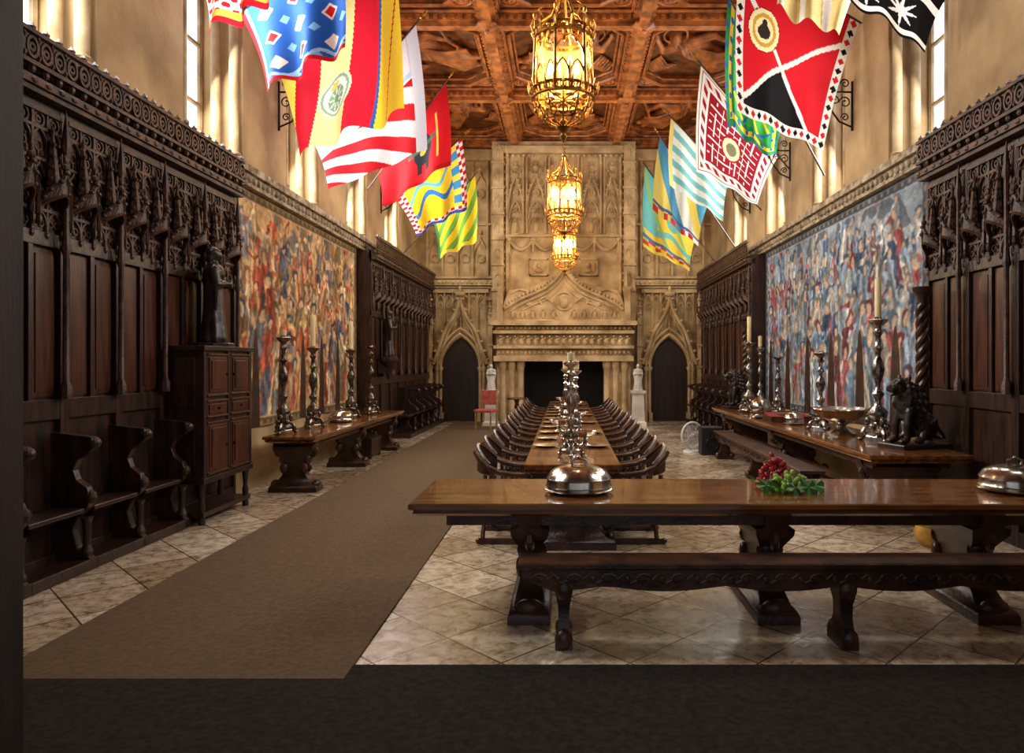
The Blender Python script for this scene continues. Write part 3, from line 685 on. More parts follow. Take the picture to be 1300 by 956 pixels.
    put_(full,e < b,bg*.5); put_(full,(e < b)&(np.sin(XX*34)*np.sin(YY*34) > .3),pick(.95)); put_(full,(e > b*.85)&(e < b),bg*1.1); put_(full,e < b*.2,bg*.7)
    for _ in range(2):
        im2 = img.copy()
        for dx, dy in ((1,0),(-1,0),(0,1),(0,-1)): im2 += np.roll(np.roll(img,dx,1),dy,0)
        img = im2/5
    lum = (1+.12*field(26,16)+.1*field(90,60))[...,None]
    return img*lum*g.uniform(.9,1.09,(ny,nx,1))
def tapestry(s, y0, y1, z0, z1, seed, bg, pal, towers, mix, label):
    nx, ny = int((y1-y0)*62), 330
    img = tap_img(nx,ny,y1-y0,z1-z0,seed,bg,pal,towers,mix)
    U, V = np.meshgrid(np.linspace(0,1,nx+1),np.linspace(0,1,ny+1))
    P = np.stack([s*(4.06-.014*np.sin(U*38)*V),y0+(y1-y0)*U,z1+(z0-z1)*V],-1)
    P[...,1] -= (y0+y1)/2; P[...,0] -= s*4.06; P[...,2] -= z0
    t = empty('tapestry',(s*4.06,(y0+y1)/2,z0)); tag(t,label,'tapestry')
    grid_obj('weave',P,img,'tap',t)
    MB().box(*sorted((s*.008,s*.036)),(y0-y1)/2,(y1-y0)/2,0,z1-z0).build('backing','leather',t)
    return t
palL = [(184,70,46),(160,56,42),(210,180,134),(220,194,150),(200,158,104),(62,74,104),(100,112,132),(144,96,56),(202,132,90),(118,106,70),(224,202,162),(190,150,98),(80,92,120)]
palR = [(166,58,54),(140,50,52),(204,196,176),(70,104,144),(112,144,170),(144,166,182),(192,178,152),(54,74,112),(148,126,102),(120,138,142),(210,202,186),(154,174,190),(128,152,174)]
tapestry(-1,8.68,13.75,.8,3.85,4,(192,156,110),palL,3,.28,'large tan and rust woven figure tapestry on the left wall')
tapestry(1,7.95,14.36,.8,3.85,9,(150,160,168),palR,8,.28,'large pale blue, beige and red woven figure tapestry on right wall')

# ---------------------------------------------------------------- carpets
tag(MB().box(-3.02,-1.15,3.67,19.6,.0005,.012).build('carpet_runner','carpet'),'long brown carpet runner along the left side of the hall','carpet')
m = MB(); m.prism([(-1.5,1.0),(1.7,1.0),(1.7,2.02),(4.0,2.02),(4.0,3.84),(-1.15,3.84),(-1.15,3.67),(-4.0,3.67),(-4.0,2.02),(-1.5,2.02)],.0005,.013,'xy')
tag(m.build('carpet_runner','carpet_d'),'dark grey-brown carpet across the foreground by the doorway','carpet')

# ---------------------------------------------------------------- tables, benches
def trestle_mb(d, h, t=1.0):
    m = MB()
    m.loft([(.135*t,.46*d,0),(.135*t,.46*d,.05),(.12*t,.44*d,.08),(.1*t,.36*d,.1),(.075*t,.24*d,.2),(.06*t,.17*d,.3),(.06*t,.2*d,.38),(.085*t,.3*d,.47),(.12*t,.37*d,.54),(.125*t,.38*d,.58),(.07*t,.4*d,.6),(.07*t,.42*d,h)])
    for q in (-1,1):
        y = q*.34*d
        m.tube([(0,y+q*.02*math.cos(a)*(1-a/14)*2,.5+.06*math.sin(a)*(1-a/14)) for a in [i*.6 for i in range(16)]],.03,6)
        m.ball((0,q*.24*d,.42),(.09*t,.05,.08),8,6); m.ball((0,q*.4*d,.09),(.1*t,.05,.06),8,6)
        for s in (-1,1): m.ball((s*.07*t,q*.2*d,.3),(.03,.05,.07),8,6)
    return m
def make_table(L, d, h, xs, loc, rz, label, top='tabletop', group=None, apron=True, name='trestle_table', stretch=True):
    t = empty(name,loc,rz); tag(t,label,'table',group)
    m = MB(); m.loft([(L/2-.05,d/2-.05,h-.085),(L/2-.02,d/2-.02,h-.065),(L/2-.03,d/2-.03,h-.05),(L/2,d/2,h-.035),(L/2,d/2,h-.008),(L/2-.008,d/2-.008,h)]); m.build('tabletop',top,t)
    if apron:
        m = MB(); m.box(-L/2+.22,L/2-.22,-d/2+.12,-d/2+.16,h-.16,h-.08); m.box(-L/2+.22,L/2-.22,d/2-.16,d/2-.12,h-.16,h-.08); m.build('apron','tableleg',t)
    for x in xs:
        o = trestle_mb(d,h-.083).build('trestle','tableleg',t,True,angle=50); o.location = (x,0,0)
    if stretch:
        m = MB(); m.box(xs[0],xs[-1],-.045,.045,.17,.25); m.build('stretcher','tableleg',t,bevel=.008)
    return t
def make_bench(L, d, h, xs, loc, rz, label, ap=.13):
    t = empty('carved_bench',loc,rz); tag(t,label,'bench')
    m = MB(); m.loft([(L/2-.01,d/2-.01,h-.04),(L/2,d/2,h-.03),(L/2,d/2,h-.008),(L/2-.008,d/2-.008,h)]); m.build('seat','tableleg',t)
    for s in (-1,1):
        m = MB(); pts = [(-L/2+.02,h-.04)]; n = int(L/.09)
        low = []
        for i in range(n+1):
            u = i/n; x = -L/2+.02+(L-.04)*u; e = min(u,1-u)*L
            k = ap*(.75+.25*abs(math.sin(x*4.6)))*min(1,.35+e*4); low.append((x,h-.04-k))
        m.prism(pts+low+[(L/2-.02,h-.04)],s*(d/2-.045)-.012,s*(d/2-.045)+.012)
        y = s*(d/2-.03); x = -L/2+.12
        while x < L/2-.12:
            m.tube([(x+.055*math.cos(a)*(1-a/9),y,h-.1+.04*math.sin(a)*(1-a/9)) for a in [i*.7 for i in range(11)]],.009,5)
            m.tube([(x+.05,y,h-.1),(x+.09,y,h-.07),(x+.13,y,h-.12),(x+.17,y,h-.1)],.009,5); m.ball((x+.11,y,h-.1),(.02,.012,.025),7,5); x += .2
        m.build('carved_apron','tableleg',t)
    for x in xs:
        m = MB(); m.loft([(.05,d*.48,0),(.05,d*.48,.04),(.035,d*.42,.07),(.03,d*.3,.16),(.035,d*.26,.24),(.05,d*.34,.32),(.055,d*.36,h-.12),(.045,d*.36,h-.04)])
        for s in (-1,1): m.ball((0,s*d*.42,.06),(.055,.05,.06),8,6); m.ball((0,s*d*.32,.33),(.05,.03,.06),8,6)
        o = m.build('leg','tableleg',t,True,angle=50); o.location.x = x
    return t
make_table(4.5,.95,.77,(-1.5,.07,1.45),(1.27,4.88,0),0,'long polished trestle table across the foreground',stretch=False)
make_bench(3.75,.24,.5,(-1.61,.03,1.62),(1.6,4.17,0),0,'dark carved bench with scrolled apron in front of foreground table')
make_table(10.0,.84,.77,(-4.75,-1.6,1.6,4.6),(.06,11.1,0),PI/2,'very long central dining table flanked by armchairs, pointing at fireplace','tabletop')
make_table(4.9,.66,.72,(-2.2,0,2.1),(-3.46,11.3,0),PI/2,'dark trestle side table under the left tapestry',stretch=False)
make_table(7.4,1.02,.75,(-3.2,0,3.2),(3.45,10.55,0),PI/2,'dark trestle side table under the right tapestry')
make_bench(4.6,.28,.46,(-2.0,0,2.0),(2.72,10.1,0),PI/2,'low dark bench in front of right side table')

# ---------------------------------------------------------------- chairs
def make_chair():
    t = empty('folding_armchair')
    for y in (-.2,.2):
        for s in (-1,1):
            yy = y+s*.016
            p = [(-s*.26,yy,.04),(-s*.19,yy,.12),(-s*.09,yy,.22),(0,yy,.3),(s*.12,yy,.37),(s*.22,yy,.45),(s*.275,yy,.54),(s*.285,yy,.63)]
            MB().tube(p,[.022,.02,.022,.028,.022,.02,.02,.02],8).build('leg','chair',t,True)
    for s in (-1,1):
        m = MB(); m.loft([(.026,.25,0),(.026,.25,.03),(.018,.22,.05)],(s*.26,0,0)); m.ball((s*.26,.25,.028),(.027,.03,.028),8,6); m.ball((s*.26,-.25,.028),(.027,.03,.028),8,6); m.build('foot_rail','chair',t)
        p = [(s*.285,.24,.6),(s*.29,.19,.625),(s*.285,.08,.63),(s*.285,-.06,.65),(s*.28,-.17,.7),(s*.255,-.25,.78),(s*.21,-.29,.83)]
        m = MB(); m.tube(p,[.024,.028,.024,.024,.025,.025,.022],8); m.ball((s*.285,.24,.6),(.032,.03,.03),10,7); m.build('arm','chair',t,True)
        m = MB()
        for y in (-.1,0,.1): m.tube([(s*.05,y,.32),(s*.19,y,.43),(s*.265,y,.53),(s*.28,y,.63)],.012,6)
        m.build('side_slats','chair',t)
    o, i_ = [], []
    for k in range(13):
        a = -1.1+2.2*k/12; o.append((.29*math.sin(a),-.04-.26*math.cos(a))); i_.append((.272*math.sin(a),-.04-.242*math.cos(a)))
    m = MB()
    vs = []; fs = []
    for k in range(13):
        e = abs(k-6)/6; top = .87-.16*e**1.6; bot = .64-.02*e
        vs += [(*o[k],bot),(*o[k],top),(*i_[k],top),(*i_[k],bot)]
    for k in range(12):
        for q in range(4): fs.append((k*4+q,k*4+(q+1)%4,k*4+4+(q+1)%4,k*4+4+q))
    fs += [(0,1,2,3),(51,50,49,48)]; m.add(vs,fs); m.build('backrest','leather',t,True)
    m = MB(); m.tube([(*((o[k][0]+i_[k][0])/2,(o[k][1]+i_[k][1])/2),.875-.16*(abs(k-6)/6)**1.6) for k in range(13)],.017,7); m.build('top_rail','chair',t,True)
    pts = [(-.23+.46*k/10,.46-.035*math.sin(PI*k/10)) for k in range(11)]
    m = MB(); m.prism(pts+[(x,z-.025) for x,z in pts[::-1]],-.22,.22); m.build('seat','leather',t)
    return t
ch = make_chair(); first = True
for s, rz, x in ((-1,LB,-.53),(1,RB,.65)):
    for i in range(13):
        o = ch if first else copy_tree(ch); first = False
        o.location = (x+R.uniform(-.015,.015),6.7+.715*i,0); o.rotation_euler.z = rz+R.uniform(-.04,.04)
        tag(o,'%s brown X-frame armchair from the near end, %s side of central table' % (ORD[i],'left' if s < 0 else 'right'),'chair','armchairs along the central table')

# ---------------------------------------------------------------- silver
def candlestick(h, rs, loc, label, candle=0, group='silver candlesticks', mat='silver'):
    t = empty('candlestick',loc); tag(t,label,'candlestick',group)
    pr = [(0,.05),(.12,.05),(.125,.075),(.07,.11),(.05,.15),(.09,.19),(.1,.235),(.045,.285),(.03,.33),(.06,.37),(.062,.385),(.03,.41),(.025,.46),(.05,.52),(.068,.58),(.05,.64),(.026,.68),(.03,.72),(.055,.745),(.03,.77),(.026,.84),(.055,.875),(.03,.9),(.04,.925),(.09,.955),(.105,.975),(.095,.982),(.04,.985),(.03,1.0),(0,1.0)]
    MB().lathe([(r*rs,z*h) for r,z in pr],24,fl=.05,nf=8).build('stem',mat,t,True,angle=55)
    m = MB()
    for k in range(3):
        a = 2*PI*k/3-PI/2; c, s = math.cos(a), math.sin(a)
        m.tube([(c*.06*rs,s*.06*rs,.1*h),(c*.12*rs,s*.12*rs,.09*h),(c*.15*rs,s*.15*rs,.055*h),(c*.15*rs,s*.15*rs,.03*h),(c*.17*rs,s*.17*rs,.018)],[.03*rs,.035*rs,.03*rs,.028*rs,.018],8)
        m.ball((c*.17*rs,s*.17*rs,.022),(.03*rs,.03*rs,.022),8,6)
        m.ball((c*.1*rs,s*.1*rs,.16*h),(.03*rs,.03*rs,.04*h),8,6)
        b = a+PI/3; m.ball((math.cos(b)*.08*rs,math.sin(b)*.08*rs,.12*h),(.04*rs,.04*rs,.03*h),8,6)
    m.lathe([(0,.035*h),(.13*rs,.035*h),(.1*rs,.08*h),(0,.08*h)],6); m.build('base',mat,t,True)
    if candle:
        MB().lathe([(0,h),(.035,h),(.036,h+candle*.97),(.03,h+candle),(.004,h+candle),(.003,h+candle+.02),(0,h+candle+.02)],14).build('candle','candle',t,True)
    return t
TL, TR, TC = .72, .75, .77
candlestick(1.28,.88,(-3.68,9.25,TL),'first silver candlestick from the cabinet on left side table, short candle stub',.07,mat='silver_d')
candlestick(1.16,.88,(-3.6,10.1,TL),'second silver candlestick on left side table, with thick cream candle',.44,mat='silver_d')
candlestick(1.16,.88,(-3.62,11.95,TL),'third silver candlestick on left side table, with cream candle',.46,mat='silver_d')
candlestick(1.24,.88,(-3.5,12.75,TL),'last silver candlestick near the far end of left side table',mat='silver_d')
candlestick(1.42,1.1,(3.58,8.12,TR),'tallest silver candlestick with cream candle beside the near lion',.44)
candlestick(1.05,.95,(3.42,9.5,TR),'silver candlestick without candle beside the footed bowl',0)
candlestick(1.28,1.05,(3.3,12.75,TR),'silver candlestick with cream candle near far lion',.44)
candlestick(1.02,.9,(3.78,12.6,TR),'shorter candlestick close to the right tapestry',.0)
candlestick(1.2,.8,(3.72,13.55,TR),'slim candlestick behind the far lion',.2)
candlestick(.9,.72,(.05,6.6,TC),'nearest tall silver candlestick on the central table with a candle stub',.07,mat='silver_s')
for i, y in enumerate((8.2,9.6,11.0,12.4,13.8)): candlestick(.8,.62,(.0 if i % 2 else .12,y,TC),'%s slender silver candlestick behind the tall one on central table' % ORD[i],.1,mat='silver_s')
for i, y in enumerate((7.4,8.9,10.3,11.7,13.1,14.6)):
    t = empty('silver_compote',(-.08 if i % 2 else .2,y,TC)); tag(t,'%s footed silver fruit dish counting from the near end of central table' % ORD[i],'dish','silver dishes along the central table')
    MB().lathe([(0,0),(.07,0),(.07,.015),(.035,.035),(.022,.07),(.04,.1),(0,.1)],24,fl=.04).build('foot','silver_s',t,True); MB().lathe([(0,.09),(.05,.1),(.11,.125),(.13,.16),(.122,.163),(.09,.135),(0,.11)],28,fl=.05).build('bowl','silver_s',t,True)
def cloche(loc, r, label):
    t = empty('serving_cloche',loc); tag(t,label,'serving dish','silver domed dishes')
    MB().lathe([(0,.0),(r*.8,0),(r*.84,.012),(r*.98,.02),(r,.028),(r*.96,.034),(0,.034)],40).build('tray','silver_s',t,True)
    MB().lathe([(0,.034),(r*.93,.034),(r*.95,.045),(r*.92,.055),(r*.9,.09),(r*.93,.1),(r*.9,.11),(r*.8,.145),(r*.55,.172),(r*.3,.182),(0,.186)],48,fl=.012,nf=16).build('dome','silver_s',t,True)
    m = MB(); m.tube([(-.045,0,.18),(-.05,0,.21),(-.02,0,.225),(.02,0,.225),(.05,0,.21),(.045,0,.18)],.009,8); m.ball((0,0,.23),(.016,.016,.014),8,6); m.lathe([(0,.17),(.06,.178),(.05,.186),(0,.19)],16); m.build('handle','silver',t,True)
cloche((.09,4.83,TC),.235,'large domed silver serving dish on the foreground table before the candlestick')
cloche((3.06,4.83,TC),.235,'domed silver serving dish at right end of foreground table')
cloche((-3.52,11.1,TL),.2,'domed silver dish between candlesticks on left side table')
cloche((3.3,10.25,TR),.15,'low domed silver dish near the red-lined box')
def lathe_thing(name, loc, parts, label, cat, group=None):
    t = empty(name,loc); tag(t,label,cat,group)
    for pn, prof, mat, fl in parts: MB().lathe(prof,32,fl=fl,nf=12).build(pn,mat,t,True,angle=55)
    return t
t = lathe_thing('footed_bowl',(3.42,8.8,TR),[('foot',[(0,0),(.17,0),(.18,.025),(.12,.06),(.06,.1),(.06,.12),(.11,.16),(0,.16)],'silver_s',.03),('bowl',[(0,.15),(.13,.16),(.27,.23),(.31,.3),(.35,.32),(.34,.335),(.29,.31),(.12,.2),(0,.19)],'silver_s',.04)],'wide ornate footed silver bowl on the right side table','bowl')
m = MB()
for q in (-1,1): m.tube([(q*.3,0,.29),(q*.38,0,.34),(q*.4,0,.26),(q*.3,0,.23)],.014,7)
m.build('handle','silver',t,True)
lathe_thing('serving_tray',(3.25,11.45,TR),[('dish',[(0,0),(.16,0),(.22,.018),(.25,.026),(.245,.032),(.2,.02),(.15,.01),(0,.01)],'silver_s',.02)],'flat round silver tray between red-lined box and lidded jar','tray')
lathe_thing('lidded_jar',(3.3,12.0,TR),[('body',[(0,0),(.12,0),(.11,.02),(.17,.08),(.18,.16),(.15,.22),(0,.22)],'silver_s',.02),('lid',[(0,.22),(.16,.22),(.14,.26),(.05,.29),(.03,.33),(0,.34)],'silver_s',.02)],'squat lidded silver jar between far candlesticks on right table','jar')
lathe_thing('floor_bowl',(3.28,6.35,0),[('body',[(0,0),(.08,0),(.13,.05),(.15,.13),(.13,.19),(.14,.2),(.12,.2),(.1,.12),(0,.06)],'ochre',0)],'small ochre ceramic bowl on the floor under right end of tables','bowl')
# red lined display box
t = empty('display_box',(3.38,10.8,TR),.05); tag(t,'low open wooden display box lined with red cloth on right table','box')
m = MB(); m.box(-.32,.32,-.22,.22,0,.02); m.box(-.32,.32,-.22,-.2,.02,.09); m.box(-.32,.32,.2,.22,.02,.14); m.box(-.32,-.3,-.22,.22,.02,.09); m.box(.3,.32,-.22,.22,.02,.09); m.build('body','chair',t)
MB().prism([(-.2,.02),(.2,.02),(.2,.13),(-.2,.075)],-.3,.3,'yz').build('lining','redcloth',t); MB().prism([(-.05,.093),(.05,.108),(.05,.122),(-.05,.107)],-.14,.14,'yz').build('relic','silver',t)
# plates along the central table
pl = lathe_thing('dinner_plate',(0,0,0),[('dish',[(0,0),(.08,0),(.13,.015),(.14,.02),(.13,.021),(.08,.008),(0,.008)],'silver_s',0)],'x','plate')
for i in range(12):
    for j, s in enumerate((-1,1)):
        if i % 2 and j: continue
        o = pl if (i == 0 and j == 0) else copy_tree(pl); o.location = (.06+s*.27,7.4+.715*i,TC)
        tag(o,'silver plate set before the %s %s armchair of the central table' % (ORD[i+1],'left' if s < 0 else 'right'),'plate','plates on the central table')
# grapes
def grapes(loc, mat, label, n, sp, seed, leafs, gr=.018):
    rr = random.Random(seed); t = empty('grape_bunch',loc); tag(t,label,'grapes')
    g0 = None
    for i in range(n):
        a = rr.uniform(0,2*PI); d = rr.random()**.5; x, y = sp[0]*d*math.cos(a), sp[1]*d*math.sin(a)
        z = .02+(.35+.65*rr.random())*sp[2]*(1-d*d)
        if g0 is None: g0 = MB().ball((0,0,0),(gr,gr,gr*1.1),12,8).build('grape',mat,t,True); o = g0
        else: o = g0.copy(); COL.objects.link(o); o.parent = t
        o.location = (x,y,max(gr*1.1+.001,z))
    MB().tube([(0,0,.03),(sp[0]*.6,.02,.05),(sp[0]*1.15,.05,.05)],.005,6).build('stem','leaf',t)
    for (lx, ly, lz, a, sc, tilt) in leafs:
        m = MB(); vs = [(0,0,.004)]; k = 20
        for i in range(k):
            b = 2*PI*i/k; r = sc*(.75+.25*math.cos(5*b))*(1 if i % 2 else .88); vs.append((r*math.cos(b),r*math.sin(b),-.18*sc*(r/sc)**2+.01*math.sin(5*b)))
        m.add(vs,[(0,1+i,1+(i+1)%k) for i in range(k)])
        o = m.build('leaf','leaf',t); o.location = (lx,ly,lz); o.rotation_euler = (tilt,-tilt*.5,a)
    return t
grapes((1.47,4.98,TC),'grape_r','bunch of red grapes heaped behind the green grapes on foreground table',80,(.13,.07,.22),2,[(-.14,-.04,.06,2,.08,.6)])
grapes((1.52,4.83,TC),'grape_g','bunch of green grapes with vine leaves before the red bunch on foreground table',95,(.17,.08,.12),5,[(-.17,-.06,.05,.8,.085,.8),(-.1,-.11,.05,2.2,.085,.9),(.0,-.12,.045,1.2,.085,.9),(.1,-.1,.045,.5,.085,.9),(.17,-.04,.045,.2,.08,.7)])

# ---------------------------------------------------------------- cabinet, chests
def cabinet(loc, rz, Wd, Dp, Ht, leg, label, rows):
    t = empty('cabinet',loc,rz); tag(t,label,'cabinet'); hw = Wd/2
    m = MB(); m.box(-hw,hw,0,Dp-.02,leg,Ht-.05); m.box(-hw-.03,hw+.03,-.0,Dp+.02,Ht-.05,Ht); m.box(-hw-.02,hw+.02,0,Dp+.01,leg-.03,leg+.03)
    for s in (-1,0,1): m.box(s*(hw-.03)-.03,s*(hw-.03)+.03,Dp-.02,Dp,leg,Ht-.05)
    for s in (-1,1):
        for a, b in ((leg+.1,(leg+Ht)/2-.06),((leg+Ht)/2+.06,Ht-.12)): m.box(s*hw-.012,s*hw+.012,.07,Dp-.09,a,b)
    m.build('body','oak',t,bevel=.006)
    for kind, z0, z1 in rows:
        for s in (-1,1):
            a, b = sorted((s*.035,s*(hw-.065)))
            m = MB(); m.box(a,b,Dp-.02,Dp-.005,z0,z1)
            m.box(a+.04,b-.04,Dp-.005,Dp+.006,z0+.04,z1-.04)
            if z1-z0 > .2: m.box(a+.075,b-.075,Dp+.006,Dp+.016,z0+.07,z1-.07)
            m.box(a,b,Dp-.005,Dp+.01,z0,z0+.02); m.box(a,b,Dp-.005,Dp+.01,z1-.02,z1)
            o = m.build(kind,'panel',t,bevel=.004)
            k = MB(); xk = a+.05 if s > 0 else b-.05
            if kind == 'drawer': xk = (a+b)/2
            k.lathe([(0,0),(.01,0),(.018,.02),(0,.03)],8,(xk,Dp+.012,(z0+z1)/2-.01)); k.build('knob','iron',o,True)
    if leg > .1:
        for sx in (-1,1):
            for yy in (.04,Dp-.05):
                o = MB().lathe([(0,0),(.035,0),(.035,.06),(.025,.1),(.035,.18),(.022,.25),(.036,leg-.06),(.036,leg),(0,leg)],10).build('leg','oak',t,True); o.location = (sx*(hw-.05),yy,0)
        MB().box(-hw+.01,hw-.01,.0,Dp-.01,.08,.13).build('shelf','oak',t)
    return t
cabinet((-4.02,7.68,0),LB,1.08,.38,1.82,.45,'tall dark carved cabinet with panelled doors against the left wall',[('door',1.3,1.74),('drawer',1.08,1.26),('door',.5,1.04)])
t = empty('wooden_chest',(-3.5,12.4,0),LB); tag(t,'small dark chest on the floor below the left side table','chest')
m = MB(); m.box(-.3,.3,-.18,.18,.03,.3); [m.box(s*.28-.03,s*.28+.03,-.19,.19,0,.3) for s in (-1,1)]; m.build('body','oak',t,bevel=.006)
m = MB(); m.prism([(-.2,.3),(.2,.3),(.19,.34),(.12,.37),(-.12,.37),(-.19,.34)],-.32,.32,'yz'); m.build('lid','oak',t)

# ---------------------------------------------------------------- back of hall
for s, x in ((-1,-1.93),(1,1.88)):
    t = empty('pedestal',(x,18.4,0)); tag(t,'white marble pedestal %s of the fireplace carrying a white statue' % ('left' if s < 0 else 'right'),'pedestal','pedestals beside the fireplace')
    MB().loft([(.2,.2,0),(.2,.2,.1),(.16,.16,.13),(.14,.14,.8),(.19,.19,.86),(.19,.19,.92)]).build('shaft','marble',t)
    robed_statue('marble_statue','marble',.68,(x,18.4,.921),PI,'small white marble statue on the pedestal %s of the fireplace' % ('left' if s < 0 else 'right'),'statue')
t = empty('side_chair',(-1.95,17.4,0),PI*.9); tag(t,'small gilt side chair with rose upholstery before the left pedestal','chair')
for sx in (-1,1):
    for sy in (-1,1):
        o = MB().tube([(0,0,0),(0,0,.46 if sy > 0 else .98)],.022,6).build('leg','giltwood',t); o.location = (sx*.2,sy*.18,0)
MB().box(-.24,.24,-.22,.22,.43,.5).build('seat','rosecloth',t,bevel=.015); MB().box(-.19,.19,-.2,-.16,.6,.96).build('backrest','rosecloth',t,bevel=.012)
t = empty('side_table',(-1.25,18.2,0)); tag(t,'small dark pedestal table left of the fireplace opening','table')
MB().lathe([(0,.7),(.26,.7),(.27,.72),(.26,.74),(0,.74)],24).build('tabletop','tableleg',t); MB().lathe([(0,0),(.2,0),(.18,.05),(.05,.1),(.04,.4),(.07,.5),(.04,.6),(.08,.7),(0,.7)],16).build('pedestal','tableleg',t,True)
t = empty('floor_fan',(2.34,13.1,0),.5); tag(t,'round white floor fan standing on tiles behind black box','fan')
m = MB(); m.ring((0,0,.3),.24,.022,n=28,k=8); [m.ring((0,-.03,.3),r,.004,n=24,k=4) for r in (.07,.13,.19)]
for k in range(12): a = PI*k/6; m.tube([(.05*math.cos(a),-.035,.3+.05*math.sin(a)),(.24*math.cos(a),0,.3+.24*math.sin(a))],.004,4)
m.build('guard','fan',t,True)
m = MB(); m.ball((0,0,.3),(.05,.05,.05))
for k in range(3): a = 2*PI*k/3; m.ball((.12*math.cos(a),.01,.3+.12*math.sin(a)),(.1,.012,.06),10,6,Matrix.Rotation(-a,3,'Y'))
m.build('blades','fan',t,True)
MB().lathe([(0,0),(.17,0),(.16,.025),(.04,.04),(.03,.08),(0,.08)],20).build('base','fan',t,True)
t = empty('speaker_box',(2.6,12.72,0),.0); tag(t,'black floor speaker box on tiles beyond the right bench','speaker')
MB().box(-.19,.19,-.16,.16,0,.5).build('body','blackp',t,bevel=.015)
m = MB(); m.ring((0,-.165,.2),.11,.012,n=24); m.ring((0,-.165,.4),.05,.01,n=18); m.build('driver','iron',t)

# ---------------------------------------------------------------- chandeliers
def chandelier(y, label, first=None):
    if first:
        t = copy_tree(first); t.location = (-.02,y,3.66); t['label'] = label; return t
    t = empty('lantern_chandelier',(-.02,y,3.66)); tag(t,label,'chandelier','hanging lanterns down the hall')
    m = MB()
    m.lathe([(0,0),(.02,.03),(.035,.06),(.02,.09),(.06,.12),(.07,.14),(.03,.16),(0,.16)],10)
    for k in range(12):
        a = 2*PI*k/12; c, s = math.cos(a), math.sin(a)
        m.tube([(c*r,s*r,z) for r,z in ((.05,.15),(.12,.17),(.2,.22),(.25,.3),(.27,.38))],.009,5)
        m.ring((c*.19,s*.19,.245),.04,.008,'yz' if abs(c) > .7 else 'xz',n=9,k=4)
        m.ball((c*.25,s*.25,.3),(.022,.022,.03),7,5)
    m.build('basket','gold',t,True)
    m = MB()
    m.ring((0,0,.4),.28,.018,'xy',n=24); m.ring((0,0,.47),.29,.014,'xy',n=24); m.ring((0,0,.2),.17,.009,'xy',n=20)
    for k in range(24):
        a = 2*PI*k/24; m.tube([(.28*math.cos(a),.28*math.sin(a),.4),(.31*math.cos(a),.31*math.sin(a),.46),(.33*math.cos(a),.33*math.sin(a),.53)],[.013,.011,.004],5)
        m.ring((.29*math.cos(a),.29*math.sin(a),.435),.028,.007,'yz' if abs(math.cos(a)) > .7 else 'xz',n=7,k=4)
    for k in range(6): a = PI*k/3; m.tube([(0,0,.4),(.28*math.cos(a),.28*math.sin(a),.4)],.01,5)
    m.build('lower_ring','gold',t)
    for k in range(6):
        a = 2*PI*k/6+.26; c, s = math.cos(a), math.sin(a)
        q = MB(); q.tube([(c*.28,s*.28,.4),(c*.26,s*.26,1.0),(c*.27,s*.27,1.12)],[.018,.016,.005],6); q.ball((c*.27,s*.27,1.13),(.02,.02,.035),7,5)
        a2 = a+PI/3; A = Vector((c*.27,s*.27,0)); B = Vector((math.cos(a2)*.27,math.sin(a2)*.27,0))
        for u0, u1, z0, hh in ((0,1,.7,.2),(0,.5,.52,.16),(.5,1,.52,.16)):
            pts = [(p[0],p[2]) for p in arch_pts((u0+u1)/2,(u1-u0)*.98,z0,hh,0,6)]
            q.tube([(A+(B-A)*u).to_tuple()[:2]+(z,) for u,z in pts],.011,5)
        for u in (.3,.7):
            p = A+(B-A)*u; q.tube([(p.x,p.y,.86),(p.x,p.y,.94)],.009,4); q.ball((p.x,p.y,.86),(.02,.02,.03),6,5)
        q.tube([((A+B)/2).to_tuple()[:2]+(.42,),((A+B)/2).to_tuple()[:2]+(.66,)],.011,5)
        q.build('post','gold',t)
    for k in range(6):
        a = 2*PI*k/6+.26; a2 = a+PI/3; g = .245; h2 = .235
        MB().add([(math.cos(a)*g,math.sin(a)*g,.49),(math.cos(a2)*g,math.sin(a2)*g,.49),(math.cos(a2)*h2,math.sin(a2)*h2,.92),(math.cos(a)*h2,math.sin(a)*h2,.92)],[(0,1,2,3)]).build('glow_panel','glow',t)  # added see-through panels that glow by themselves to brighten the lantern
    m = MB(); m.ring((0,0,.94),.265,.018,'xy',n=24); m.ring((0,0,1.0),.275,.014,'xy',n=24)
    for k in range(24):
        a = 2*PI*k/24; c, s = math.cos(a), math.sin(a)
        if k % 2: m.tube([(c*.275,s*.275,.97),(c*.305,s*.305,1.04),(c*.285,s*.285,1.1)],[.013,.011,.003],5)
        m.tube([(c*.265,s*.265,.94),(c*.255,s*.255,.89),(c*.275,s*.275,.86)],[.009,.011,.004],5)
        m.ring((c*.27,s*.27,.97),.025,.007,'yz' if abs(c) > .7 else 'xz',n=7,k=4)
    for k in range(6):
        a = 2*PI*k/6+.26; c, s = math.cos(a), math.sin(a)
        m.tube([(c*r,s*r,z) for r,z in ((.265,1.0),(.2,1.1),(.12,1.16),(.08,1.26),(.03,1.38))],.011,6)
        m.tube([(c*.18,s*.18,1.12),(c*.23,s*.23,1.2),(c*.18,s*.18,1.24)],.008,5)
    m.lathe([(0,1.34),(.05,1.36),(.03,1.4),(.04,1.43),(0,1.46)],10); m.build('crown','gold',t)
    for k in range(6):
        a = 2*PI*k/6; c, s = math.cos(a)*.12, math.sin(a)*.12
        q = MB().lathe([(0,.395),(.045,.41),(.03,.43),(.02,.44),(.02,.62),(0,.62)],10,(c,s,0)).build('candle','candle',t,True)
        MB().lathe([(0,0),(.022,.02),(.028,.055),(.016,.1),(0,.14)],10,(c,s,.62)).build('flame','flame',q,True)
    m = MB(); z = 1.44; k = 0
    while z < 3.98:
        m.ring((0,0,z+.035),.026,.006,'xz' if k % 2 else 'yz',n=10,k=4,sz=1.6) ; z += .068; k += 1
    m.build('chain','gold',t)
